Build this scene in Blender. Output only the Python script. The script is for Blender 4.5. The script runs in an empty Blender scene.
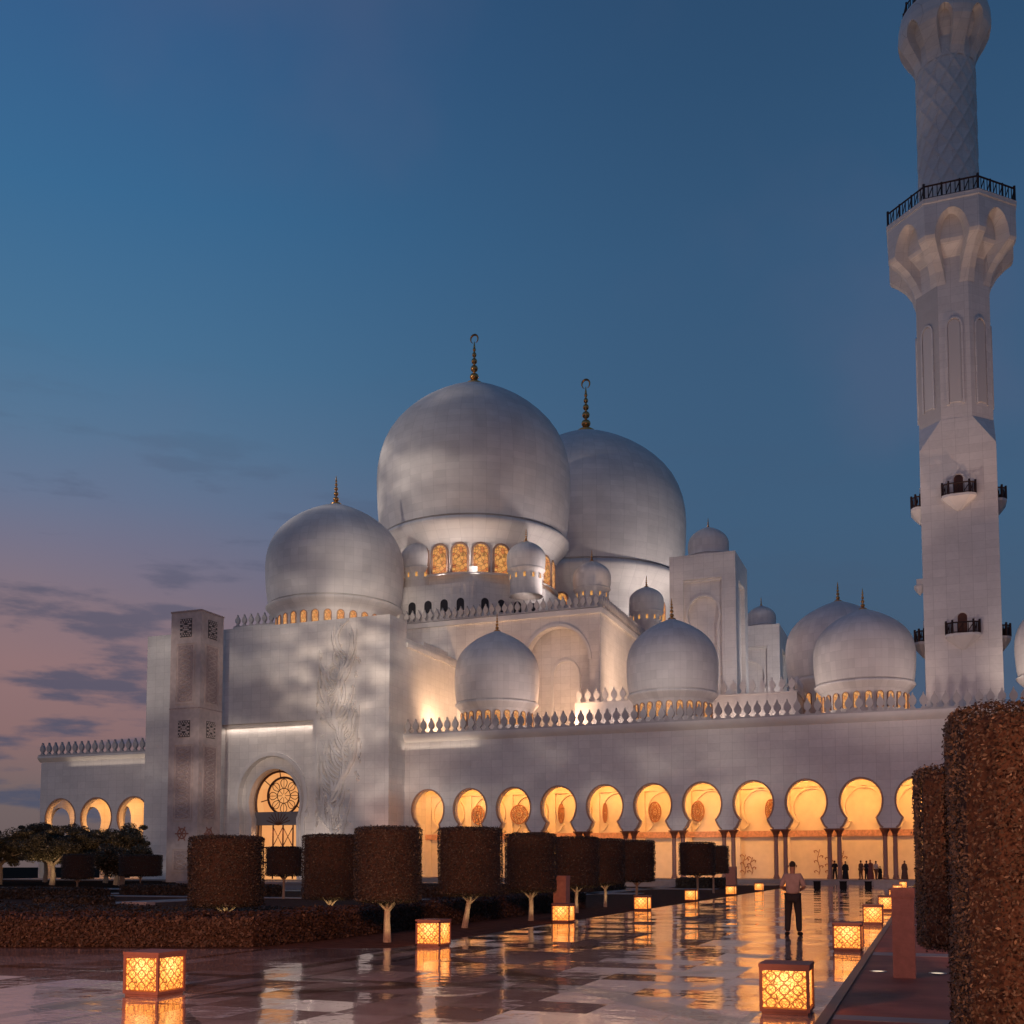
import bpy, bmesh, math, random
import numpy as np
from mathutils import Vector, Matrix
PI = math.pi; R = math.radians
random.seed(7); np.random.seed(7)
sc = bpy.context.scene; C = sc.collection

# ------------------------------------------------------------------ camera
YAW = R(21.0); PITCH = R(4.0)
cam = bpy.data.cameras.new('camera'); co = bpy.data.objects.new('camera', cam); C.objects.link(co)
co.location = (0, 0, 1.65); co.rotation_euler = (R(90) + PITCH, 0, YAW)
cam.sensor_width = 36; cam.lens = 1080 / 1024 * 36; cam.shift_y = 0.2718
cam.clip_start = 0.1; cam.clip_end = 3000
sc.camera = co
sc.view_settings.view_transform = 'Standard'; sc.view_settings.look = 'None'
sc.view_settings.exposure = 0; sc.view_settings.gamma = 1
sc.render.engine = 'CYCLES'

def lin(r, g, b):
    f = lambda c: ((c/255+0.055)/1.055)**2.4 if c/255 > 0.04045 else c/255/12.92
    return (f(r), f(g), f(b), 1)

# ------------------------------------------------------------------ world (dusk sky)
w = bpy.data.worlds.new('World'); sc.world = w; w.use_nodes = True
nt = w.node_tree; N = nt.nodes; L = nt.links
for n in list(N): N.remove(n)
def nd(t, **k):
    n = N.new(t)
    for a, v in k.items(): setattr(n, a, v)
    return n
def mth(op, a, b=None, c=None, nt_=None):
    n = (nt_ or nt).nodes.new('ShaderNodeMath'); n.operation = op
    for i, v in enumerate((a, b, c)):
        if v is None: continue
        if hasattr(v, 'links'): (nt_ or nt).links.new(v, n.inputs[i])
        else: n.inputs[i].default_value = v
    return n.outputs[0]
out = nd('ShaderNodeOutputWorld'); bg = nd('ShaderNodeBackground')
tc = nd('ShaderNodeTexCoord'); sep = nd('ShaderNodeSeparateXYZ'); L.new(tc.outputs['Generated'], sep.inputs[0])
def ramp(stops, interp='B_SPLINE'):
    r = nd('ShaderNodeValToRGB'); cr = r.color_ramp; cr.interpolation = 'LINEAR'
    while len(cr.elements) > 1: cr.elements.remove(cr.elements[-1])
    cr.elements[0].position = stops[0][0]; cr.elements[0].color = lin(*stops[0][1])
    for p, c in stops[1:]:
        e = cr.elements.new(p); e.color = lin(*c)
    return r
SL = ramp([(0, (98,84,84)), (.06, (108,94,94)), (.11, (130,102,102)), (.17, (136,108,110)), (.22, (126,108,116)), (.27, (110,108,128)),
           (.31, (96,110,136)), (.36, (82,110,139)), (.42, (68,107,140)), (.52, (54,99,138)), (.62, (50,88,130)), (.8, (36,66,104)), (1, (26,50,84))])
SR = ramp([(0, (76,74,88)), (.1, (72,82,104)), (.2, (64,86,110)), (.3, (60,88,116)), (.4, (56,86,116)), (.5, (50,82,114)), (.6, (43,74,106)), (.8, (32,58,90)), (1, (24,46,76))])
L.new(sep.outputs[2], SL.inputs[0]); L.new(sep.outputs[2], SR.inputs[0])
hx = mth('MULTIPLY', sep.outputs[0], math.cos(YAW)); hy = mth('MULTIPLY', sep.outputs[1], math.sin(YAW))
az = mth('ADD', hx, hy)
mr = nd('ShaderNodeMapRange', interpolation_type='SMOOTHSTEP'); L.new(az, mr.inputs[0])
mr.inputs[1].default_value = 0.22; mr.inputs[2].default_value = -0.42; mr.inputs[3].default_value = 0; mr.inputs[4].default_value = 1
mx = nd('ShaderNodeMix', data_type='RGBA'); L.new(mr.outputs[0], mx.inputs[0]); L.new(SR.outputs[0], mx.inputs[6]); L.new(SL.outputs[0], mx.inputs[7])
# long thin clouds, low on the left
mp = nd('ShaderNodeMapping'); L.new(tc.outputs['Generated'], mp.inputs[0]); mp.inputs['Scale'].default_value = (5.2, 5.2, 24)
mp.inputs['Location'].default_value = (0.4, 0.9, 0.3)
nz = nd('ShaderNodeTexNoise'); L.new(mp.outputs[0], nz.inputs[0]); nz.inputs['Scale'].default_value = 1.6; nz.inputs['Detail'].default_value = 6; nz.inputs['Roughness'].default_value = .55
mc = nd('ShaderNodeMapRange', interpolation_type='SMOOTHSTEP'); L.new(nz.outputs[0], mc.inputs[0])
mc.inputs[1].default_value = .52; mc.inputs[2].default_value = .66; mc.inputs[3].default_value = 0; mc.inputs[4].default_value = 1
lo = nd('ShaderNodeMapRange', interpolation_type='SMOOTHSTEP'); L.new(sep.outputs[2], lo.inputs[0])
lo.inputs[1].default_value = .46; lo.inputs[2].default_value = .12; lo.inputs[3].default_value = 0; lo.inputs[4].default_value = 1
cf = mth('MULTIPLY', mth('MULTIPLY', mc.outputs[0], lo.outputs[0]), mth('MULTIPLY_ADD', mr.outputs[0], .68, .12))
mx2 = nd('ShaderNodeMix', data_type='RGBA'); L.new(cf, mx2.inputs[0]); L.new(mx.outputs[2], mx2.inputs[6]); mx2.inputs[7].default_value = lin(66, 74, 96)
# soft large brightness variation
nz2 = nd('ShaderNodeTexNoise'); L.new(tc.outputs['Generated'], nz2.inputs[0]); nz2.inputs['Scale'].default_value = 3.5; nz2.inputs['Detail'].default_value = 4
pk = nd('ShaderNodeMapRange', interpolation_type='SMOOTHSTEP'); L.new(nz2.outputs[0], pk.inputs[0]); pk.inputs[1].default_value = .5; pk.inputs[2].default_value = .72; pk.inputs[4].default_value = .14
mx3 = nd('ShaderNodeMix', data_type='RGBA'); L.new(pk.outputs[0], mx3.inputs[0]); L.new(mx2.outputs[2], mx3.inputs[6]); mx3.inputs[7].default_value = lin(104, 98, 122)
L.new(mx3.outputs[2], bg.inputs[0]); bg.inputs[1].default_value = 1.14; L.new(bg.outputs[0], out.inputs[0])

# ------------------------------------------------------------------ floodlights of the place, plus added fill lights
def aim(o, tgt):
    o.rotation_euler = (Vector(tgt) - o.location).to_track_quat('-Z', 'Y').to_euler()
def flood(loc, tgt, power, angle=60, col=(1, .86, .76), size=.6, blend=.8, gobo=None, name='floodlight', lo_=.2):
    l = bpy.data.lights.new(name, 'SPOT'); l.energy = power; l.color = col; l.spot_size = R(angle); l.spot_blend = blend; l.shadow_soft_size = size
    o = bpy.data.objects.new(name, l); C.objects.link(o); o.location = loc; aim(o, tgt)
    if gobo:
        l.use_nodes = True; t = l.node_tree; e = t.nodes['Emission']
        x = t.nodes.new('ShaderNodeTexCoord'); m = t.nodes.new('ShaderNodeMapping'); t.links.new(x.outputs['Normal'], m.inputs[0])
        m.inputs['Scale'].default_value = (1, 1.7, 1); m.inputs['Rotation'].default_value = (0, 0, .5); m.inputs['Location'].default_value = (gobo[1], gobo[1]*.7, 0)
        n = t.nodes.new('ShaderNodeTexNoise'); t.links.new(m.outputs[0], n.inputs[0]); n.inputs['Scale'].default_value = gobo[0]; n.inputs['Detail'].default_value = 3; n.inputs['Roughness'].default_value = .5
        r = t.nodes.new('ShaderNodeMapRange'); r.interpolation_type = 'SMOOTHSTEP'; t.links.new(n.outputs[0], r.inputs[0])
        r.inputs[1].default_value = .42; r.inputs[2].default_value = .66; r.inputs[3].default_value = lo_; r.inputs[4].default_value = 1.9
        t.links.new(r.outputs[0], e.inputs['Strength'])
    return o
def area(loc, tgt, sx, sy, power, col, name='strip_light'):
    l = bpy.data.lights.new(name, 'AREA'); l.shape = 'RECTANGLE'; l.size = sx; l.size_y = sy; l.energy = power; l.color = col
    o = bpy.data.objects.new(name, l); C.objects.link(o); o.location = loc; aim(o, tgt); return o
PYF = 101.75
WARM = (1, .85, .73); AMB = (1, .435, .11)
# the mosque's cloud projectors and wall floods
flood((-24, 22, 12), (-66, 103, 18), 46000, 34, WARM, gobo=(12, 7.3), name='portal_projector', lo_=.35)
flood((-30, 24, 12), (-57.6, 101.3, 23.0), 95000, 15, (1, .80, .64), blend=1, gobo=(30, 2.3), name='portal_projector', lo_=.3)
flood((-30, 24, 12), (-83.2, 101.3, 24.0), 80000, 8, (1, .86, .74), blend=1, name='portal_projector')
flood((-20, 40, 9), (-40, 105, 13), 14500, 60, WARM, gobo=(8, 1.7), name='arcade_projector', lo_=.5)
flood((-2, 50, 5), (-8, 105, 13), 4200, 70, (1, 0.75, 0.66), name='arcade_flood')
flood((-96, 74, 4), (-95, 105, 12), 3200, 70, (1, 0.79, 0.68), name='wing_flood')
flood((-62.0, 99.6, .6), (-58.6, 101.4, 16), 700, 80, (1, .80, .68), size=.2, name='relief_fill')  # added grazing light that brings out the leaf relief
flood((-52.0, 97.5, .8), (-53.0, 103.2, 16), 900, 70, (1, .52, .34), size=.3, name='corner_flood')
# domes: lit from the roofs below
flood((-112, 74, 64), (-60, 125, 52), 52000, 32, WARM, gobo=(7, 5.2), name='dome_projector', lo_=.6)
for k_ in (-163, -132, -88, -66, -14):
    a_ = R(k_)
    flood((-56.2 + 12.3*math.cos(a_), 132 + 12.3*math.sin(a_), 37.2), (-56.2 + 11.4*math.cos(a_), 132 + 11.4*math.sin(a_), 46), 600, 110, (1, .87, .80), size=.15, name='drum_flood')
flood((-71, 119, 33.5), (-61, 130, 47), 3000, 75, (1, 0.87, 0.82), name='roof_flood')
flood((-38, 121, 32.2), (-50, 130, 45), 3400, 65, (1, 0.83, 0.78), name='roof_flood')
flood((-29, 158, 33), (-46, 167, 52), 9500, 85, (1, 0.85, 0.78), name='roof_flood')
flood((-90, 109, 31), (-70, 114, 37), 1300, 85, WARM, name='roof_flood')
flood((-52, 101, 30), (-64, 113, 36), 1500, 100, WARM, name='roof_flood')
# arcade domes
for x, p_ in ((-44.4, 1900), (-24.5, 330), (-5.4, 900), (13.2, 900)):
    flood((x - 8.6, 105.4, 17.0), (x, 111, 22), p_*.85, 100, (1, .80, .68), size=1, name='roof_flood')
    flood((x + 8.2, 105.4, 17.0), (x, 111, 22), p_*.45, 100, (1, .76, .66), size=1, name='roof_flood')
flood((-24.5, 96, 20), (-24.5, 111, 20), 900, 60, (1, 0.89, 0.84), name='roof_flood')
# prayer hall front, side block, roof building, towers
flood((-36.3, 112.6, 16.4), (-41, 119, 25), 2700, 125, (1, 0.58, 0.34), name='hall_flood')
flood((-49.5, 111, 16.4), (-53, 113, 21), 2500, 140, (1, 0.60, 0.34), name='hall_flood')
flood((-50.0, 116, 16.4), (-46, 119, 26), 1600, 140, (1, 0.60, 0.34), name='hall_flood')
flood((-25, 121, 20.4), (-34.7, 130, 25), 6500, 120, (1, 0.64, 0.42), name='hall_flood')
area((-24.5, 114.2, 16.3), (-24.5, 116.6, 18.6), 23, .2, 300, (1, .74, .62), 'roof_strip')
flood((-17, 118.5, 20.3), (-23, 126, 33), 1500, 110, (1, 0.85, 0.80), name='tower_flood')
flood((-12, 130, 21), (-19, 138, 32), 4200, 100, (1, 0.85, 0.80), name='tower_flood')
flood((-16, 142, 20.5), (-20, 150, 30), 1800, 110, (1, 0.85, 0.80), name='tower_flood')
# minaret
flood((-8, 84, 10), (3.5, 112, 34), 5000, 75, (1, 0.77, 0.68), name='minaret_flood')
flood((-14, 96, 17), (3.5, 113, 66), 10500, 60, (1, 0.75, 0.66), name='minaret_flood')
flood((18, 104, 17), (4, 113, 66), 11500, 60, (1, 0.60, 0.42), name='minaret_flood')
# gallery lamps hidden above the arches
for x in range(-50, 12, 5):
    area((x, 105.9, 10.55), (x, 110.5, 5.0), 4.4, .35, 560*(1 + .16*math.sin(x*1.9)), AMB, 'gallery_lamp')
for x in (-100.4, -94.8, -89.2):
    area((x, 106.9, 10.6), (x, 107.3, 4.0), 4.6, .8, 300, AMB, 'gallery_lamp')
area((-68, 103.3, 5.9), (-68, 102.6, 3.0), 3.0, .3, 60, (1, .56, .30), 'door_lamp')
area((-68, PYF, 17.1), (-68, PYF+.35, 4.0), 11.5, .12, 75, (1, .82, .70), 'lintel_strip')
area((-48.5, 104.55, 14.2), (-48.5, 104.75, 16), 8.5, .08, 26, (1, .80, .62), 'cornice_strip')
area((-92, 104.55, 13.9), (-92, 104.75, 16), 14, .08, 26, (1, .80, .62), 'cornice_strip')
# unseen warm fill added behind the photographer, brightens floor and near sides of trees
flood((7, -17, 9.5), (-8, 24, 0), 33000, 100, (1, .40, .22), size=1.6, blend=1, name='plaza_fill')
flood((-18, -19, 9.5), (-9, 14, 0), 15000, 90, (1, .40, .23), size=1.6, blend=1, name='plaza_fill')

# ------------------------------------------------------------------ materials
def mat(name, col, rough=.6, metal=0, emit=None, es=0, var=0, vscale=3, bump=0, bscale=20, spec=.4):
    m = bpy.data.materials.new(name); m.use_nodes = True; t = m.node_tree; b = t.nodes['Principled BSDF']
    b.inputs['Roughness'].default_value = rough; b.inputs['Metallic'].default_value = metal; b.inputs['Specular IOR Level'].default_value = spec
    c = (*col[:3], 1); b.inputs['Base Color'].default_value = c
    tc = t.nodes.new('ShaderNodeTexCoord')
    if var:
        n = t.nodes.new('ShaderNodeTexNoise'); t.links.new(tc.outputs['Object'], n.inputs[0]); n.inputs['Scale'].default_value = vscale; n.inputs['Detail'].default_value = 5
        r = t.nodes.new('ShaderNodeMapRange'); t.links.new(n.outputs[0], r.inputs[0]); r.inputs[1].default_value = .3; r.inputs[2].default_value = .7
        r.inputs[3].default_value = 1 - var; r.inputs[4].default_value = 1 + var
        v = t.nodes.new('ShaderNodeVectorMath'); v.operation = 'SCALE'; v.inputs[0].default_value = col[:3]; t.links.new(r.outputs[0], v.inputs[3])
        t.links.new(v.outputs[0], b.inputs['Base Color'])
    if bump:
        n = t.nodes.new('ShaderNodeTexNoise'); t.links.new(tc.outputs['Object'], n.inputs[0]); n.inputs['Scale'].default_value = bscale; n.inputs['Detail'].default_value = 4
        u = t.nodes.new('ShaderNodeBump'); u.inputs['Strength'].default_value = bump; u.inputs['Distance'].default_value = .05; t.links.new(n.outputs[0], u.inputs['Height']); t.links.new(u.outputs[0], b.inputs['Normal'])
    if emit: b.inputs['Emission Color'].default_value = (*emit, 1); b.inputs['Emission Strength'].default_value = es
    return m
M = {}
def stone_panels(name, col, jx=1.2, jz=.8, rough=.45):
    """white marble cladding: cloudy veins and faint panel joints"""
    m = mat(name, col, rough, var=.05, vscale=.35); t = m.node_tree; b = t.nodes['Principled BSDF']
    tc = t.nodes.new('ShaderNodeTexCoord'); s = t.nodes.new('ShaderNodeSeparateXYZ'); t.links.new(tc.outputs['Object'], s.inputs[0])
    def mm(op, a, b_): return mth(op, a, b_, nt_=t)
    xy = mm('ADD', s.outputs[0], s.outputs[1])
    fx = mm('ABSOLUTE', mm('SUBTRACT', mm('FRACT', mm('DIVIDE', xy, jx), None), .5), None)
    fz = mm('ABSOLUTE', mm('SUBTRACT', mm('FRACT', mm('DIVIDE', s.outputs[2], jz), None), .5), None)
    g = mm('GREATER_THAN', mm('MAXIMUM', fx, fz), .488)
    src = b.inputs['Base Color'].links[0].from_socket
    cb = t.nodes.new('ShaderNodeCombineXYZ'); t.links.new(mm('FLOOR', mm('DIVIDE', xy, jx), None), cb.inputs[0]); t.links.new(mm('FLOOR', mm('DIVIDE', s.outputs[2], jz), None), cb.inputs[1])
    wn = t.nodes.new('ShaderNodeTexWhiteNoise'); wn.noise_dimensions = '2D'; t.links.new(cb.outputs[0], wn.inputs[0])
    ve = t.nodes.new('ShaderNodeTexNoise'); t.links.new(tc.outputs['Object'], ve.inputs[0]); ve.inputs['Scale'].default_value = 1.3; ve.inputs['Detail'].default_value = 8; ve.inputs['Distortion'].default_value = 2
    sv = t.nodes.new('ShaderNodeVectorMath'); sv.operation = 'SCALE'; t.links.new(src, sv.inputs[0]); t.links.new(mth('MULTIPLY_ADD', wn.outputs[0], .10, mth('MULTIPLY_ADD', ve.outputs[0], .22, .84, nt_=t), nt_=t), sv.inputs[3]); src = sv.outputs[0]
    mix = t.nodes.new('ShaderNodeMix'); mix.data_type = 'RGBA'; t.links.new(mm('MULTIPLY', g, .42), mix.inputs[0]); t.links.new(src, mix.inputs[6]); mix.inputs[7].default_value = (.3, .27, .25, 1)
    t.links.new(mix.outputs[2], b.inputs['Base Color'])
    return m
M['white'] = stone_panels('white_marble_cladding', (.74, .705, .67))
M['dome'] = mat('dome_marble', (.72, .68, .65), .6, var=.07, vscale=.3)
def dome_panels(m):
    t = m.node_tree; b = t.nodes['Principled BSDF']; mm = lambda op, a, b_=None, c_=None: mth(op, a, b_, c_, nt_=t)
    tc = t.nodes.new('ShaderNodeTexCoord'); s = t.nodes.new('ShaderNodeSeparateXYZ'); t.links.new(tc.outputs['Object'], s.inputs[0])
    a = mm('MULTIPLY', mm('ARCTAN2', s.outputs[1], s.outputs[0]), 48/(2*PI)); z = mm('DIVIDE', s.outputs[2], .9)
    cb = t.nodes.new('ShaderNodeCombineXYZ'); t.links.new(mm('FLOOR', a), cb.inputs[0]); t.links.new(mm('FLOOR', z), cb.inputs[1])
    wn = t.nodes.new('ShaderNodeTexWhiteNoise'); wn.noise_dimensions = '2D'; t.links.new(cb.outputs[0], wn.inputs[0])
    g = mm('GREATER_THAN', mm('MAXIMUM', mm('ABSOLUTE', mm('SUBTRACT', mm('FRACT', a), .5)), mm('ABSOLUTE', mm('SUBTRACT', mm('FRACT', z), .5))), .475)
    n = t.nodes.new('ShaderNodeTexNoise'); t.links.new(tc.outputs['Object'], n.inputs[0]); n.inputs['Scale'].default_value = .5; n.inputs['Detail'].default_value = 7; n.inputs['Distortion'].default_value = 1.5
    f = mm('SUBTRACT', mm('ADD', mm('MULTIPLY', wn.outputs[0], .12), mm('MULTIPLY_ADD', n.outputs[0], .20, .84)), mm('MULTIPLY', g, .10))
    src = b.inputs['Base Color'].links[0].from_socket; v = t.nodes.new('ShaderNodeVectorMath'); v.operation = 'SCALE'; t.links.new(src, v.inputs[0]); t.links.new(f, v.inputs[3]); t.links.new(v.outputs[0], b.inputs['Base Color'])
dome_panels(M['dome'])
M['trim'] = mat('marble_trim', (.74, .71, .68), .5, var=.05, vscale=1)
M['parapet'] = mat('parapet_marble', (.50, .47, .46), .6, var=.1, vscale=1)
M['inner'] = mat('gallery_marble', (.78, .67, .50), .5, var=.06, vscale=1.5)
M['gold'] = mat('gilded_metal', (.62, .33, .12), .35, .9)
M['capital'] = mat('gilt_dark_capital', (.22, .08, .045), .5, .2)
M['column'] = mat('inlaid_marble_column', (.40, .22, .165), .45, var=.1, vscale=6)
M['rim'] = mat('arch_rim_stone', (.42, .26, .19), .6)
M['rail'] = mat('dark_bronze_rail', (.045, .022, .018), .5, .3)
M['grille'] = mat('dark_grille', (.10, .035, .02), .5)
M['pylon'] = mat('carved_pylon_stone', (.56, .45, .42), .6, var=.12, vscale=2, bump=.4, bscale=9)
M['pylon_panel'] = mat('pylon_panel_stone', (.44, .33, .31), .7, var=.25, vscale=7, bump=.7, bscale=6)
M['pylon_dark'] = mat('pylon_dark_screen', (.09, .075, .075), .6, var=.6, vscale=9)
M['stone_red'] = mat('reddish_post_stone', (.36, .16, .12), .6, var=.15, vscale=9, bump=.3, bscale=40)
M['frame'] = mat('lantern_frame', (.27, .11, .075), .55, var=.1, vscale=8)
M['bark'] = mat('pale_bark', (.34, .26, .19), .8, var=.2, vscale=12, bump=.5, bscale=30)
M['bench'] = mat('pale_stone_seat', (.36, .31, .29), .6, var=.1)
M['soil'] = mat('dark_soil', (.12, .055, .036), 1.0, spec=.05, var=.35, vscale=4, bump=.8, bscale=14)
M['path'] = mat('garden_path_stone', (.30, .255, .24), .55, var=.1)
M['black'] = mat('black_bin', (.012, .009, .009), .9, spec=.1)
M['steel'] = mat('steel_ring', (.5, .5, .5), .3, .9)
def foliage(name, c1, c2, c3):
    m = bpy.data.materials.new(name); m.use_nodes = True; t = m.node_tree; b = t.nodes['Principled BSDF']
    g = t.nodes.new('ShaderNodeNewGeometry'); r = t.nodes.new('ShaderNodeValToRGB'); e = r.color_ramp.elements
    e[0].color = (*[q*.6 for q in c1], 1); e[1].color = (*[q*1.7 for q in c3], 1); e.new(.5).color = (*c2, 1); e.new(.93).color = (*[q*1.15 for q in c2], 1); t.links.new(g.outputs['Random Per Island'], r.inputs[0])
    t.links.new(r.outputs[0], b.inputs['Base Color']); b.inputs['Roughness'].default_value = .55; b.inputs['Specular IOR Level'].default_value = .35
    return m
M['leaf'] = foliage('clipped_ficus_leaf', (.036, .029, .018), (.058, .042, .027), (.10, .076, .050))
M['leaf2'] = foliage('hedge_leaf', (.045, .026, .015), (.070, .036, .021), (.10, .06, .034))
M['leaf3'] = foliage('garden_tree_leaf', (.04, .035, .02), (.08, .065, .035), (.30, .25, .18))
M['core'] = mat('dark_foliage_core', (.05, .025, .015), .9)  # dark solid filler inside the leaves, stops see-through
# stained windows: lit from inside
def lit_glass(name, base, strength, scale, contrast=.5, thr=.06):
    m = bpy.data.materials.new(name); m.use_nodes = True; t = m.node_tree; b = t.nodes['Principled BSDF']
    b.inputs['Base Color'].default_value = (.06, .03, .02, 1); b.inputs['Roughness'].default_value = .4
    tc = t.nodes.new('ShaderNodeTexCoord'); v = t.nodes.new('ShaderNodeTexVoronoi'); v.feature = 'DISTANCE_TO_EDGE'; v.inputs['Scale'].default_value = scale
    t.links.new(tc.outputs['Object'], v.inputs[0])
    r = t.nodes.new('ShaderNodeMapRange'); t.links.new(v.outputs['Distance'], r.inputs[0]); r.inputs[1].default_value = thr*.5; r.inputs[2].default_value = thr*1.5
    r.inputs[3].default_value = strength*contrast; r.inputs[4].default_value = strength
    n = t.nodes.new('ShaderNodeTexVoronoi'); n.inputs['Scale'].default_value = scale; t.links.new(tc.outputs['Object'], n.inputs[0])
    h = t.nodes.new('ShaderNodeMix'); h.data_type = 'RGBA'; sx = t.nodes.new('ShaderNodeSeparateColor'); t.links.new(n.outputs['Color'], sx.inputs[0]); t.links.new(sx.outputs[0], h.inputs[0])
    h.inputs[6].default_value = (*base[0], 1); h.inputs[7].default_value = (*base[1], 1)
    t.links.new(h.outputs[2], b.inputs['Emission Color']); t.links.new(r.outputs[0], b.inputs['Emission Strength'])
    return m
M['stained'] = lit_glass('stained_glass_lit', ((.62, .16, .05), (.95, .46, .12)), .8, 2.4, .35)
M['drumglass'] = lit_glass('small_window_lit', ((.85, .30, .08), (1, .48, .16)), .75, 3, .5)
M['doorglass'] = lit_glass('door_glass_lit', ((.95, .38, .12), (1, .44, .15)), .85, .8, .9, .01)

def lantern_glass(name, colA, colB, strength):
    """amber pane behind an eightfold pierced screen"""
    m = bpy.data.materials.new(name); m.use_nodes = True; t = m.node_tree; b = t.nodes['Principled BSDF']
    b.inputs['Base Color'].default_value = (.10, .04, .02, 1); b.inputs['Roughness'].default_value = .5
    mm = lambda op, a, b_=None, c_=None: mth(op, a, b_, c_, nt_=t)
    tc = t.nodes.new('ShaderNodeTexCoord'); s = t.nodes.new('ShaderNodeSeparateXYZ'); t.links.new(tc.outputs['Object'], s.inputs[0])
    u = s.outputs[0]; v = s.outputs[2]
    f = 6.8
    def fold(a): return mm('ABSOLUTE', mm('SUBTRACT', mm('FRACT', mm('MULTIPLY_ADD', a, f, .5)), .5))
    a = fold(u); c = fold(v)
    d1 = mm('ABSOLUTE', mm('SUBTRACT', mm('SQRT', mm('ADD', mm('MULTIPLY', a, a), mm('MULTIPLY', c, c))), .36))
    d2 = mm('ABSOLUTE', mm('SUBTRACT', mm('ADD', a, c), .50))
    d3 = mm('ABSOLUTE', mm('SUBTRACT', a, c))
    d = mm('MINIMUM', mm('MINIMUM', d1, d2), mm('ADD', d3, .03))
    vo = t.nodes.new('ShaderNodeTexVoronoi'); vo.feature = 'DISTANCE_TO_EDGE'; vo.inputs['Scale'].default_value = 26; t.links.new(tc.outputs['Object'], vo.inputs[0])
    d = mm('MINIMUM', d, mm('MULTIPLY', vo.outputs['Distance'], .9))
    hole = t.nodes.new('ShaderNodeMapRange'); t.links.new(d, hole.inputs[0]); hole.inputs[1].default_value = .035; hole.inputs[2].default_value = .075
    hole.inputs[3].default_value = .13; hole.inputs[4].default_value = 1
    # hotter where the lamp stands behind the pane
    rr = mm('SQRT', mm('ADD', mm('MULTIPLY', u, u), mm('MULTIPLY', mm('SUBTRACT', v, .1), mm('SUBTRACT', v, .1))))
    hot = t.nodes.new('ShaderNodeMapRange'); t.links.new(rr, hot.inputs[0]); hot.inputs[1].default_value = 0; hot.inputs[2].default_value = .22; hot.inputs[3].default_value = 1; hot.inputs[4].default_value = 0
    mix = t.nodes.new('ShaderNodeMix'); mix.data_type = 'RGBA'; t.links.new(hot.outputs[0], mix.inputs[0]); mix.inputs[6].default_value = (*colA, 1); mix.inputs[7].default_value = (*colB, 1)
    t.links.new(mix.outputs[2], b.inputs['Emission Color'])
    t.links.new(mm('MULTIPLY', hole.outputs[0], mm('MULTIPLY_ADD', hot.outputs[0], .5*strength, strength)), b.inputs['Emission Strength'])
    return m
M['lanternglass'] = lantern_glass('amber_lantern_screen', (1, .29, .045), (1, .44, .12), 2.8)

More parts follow.
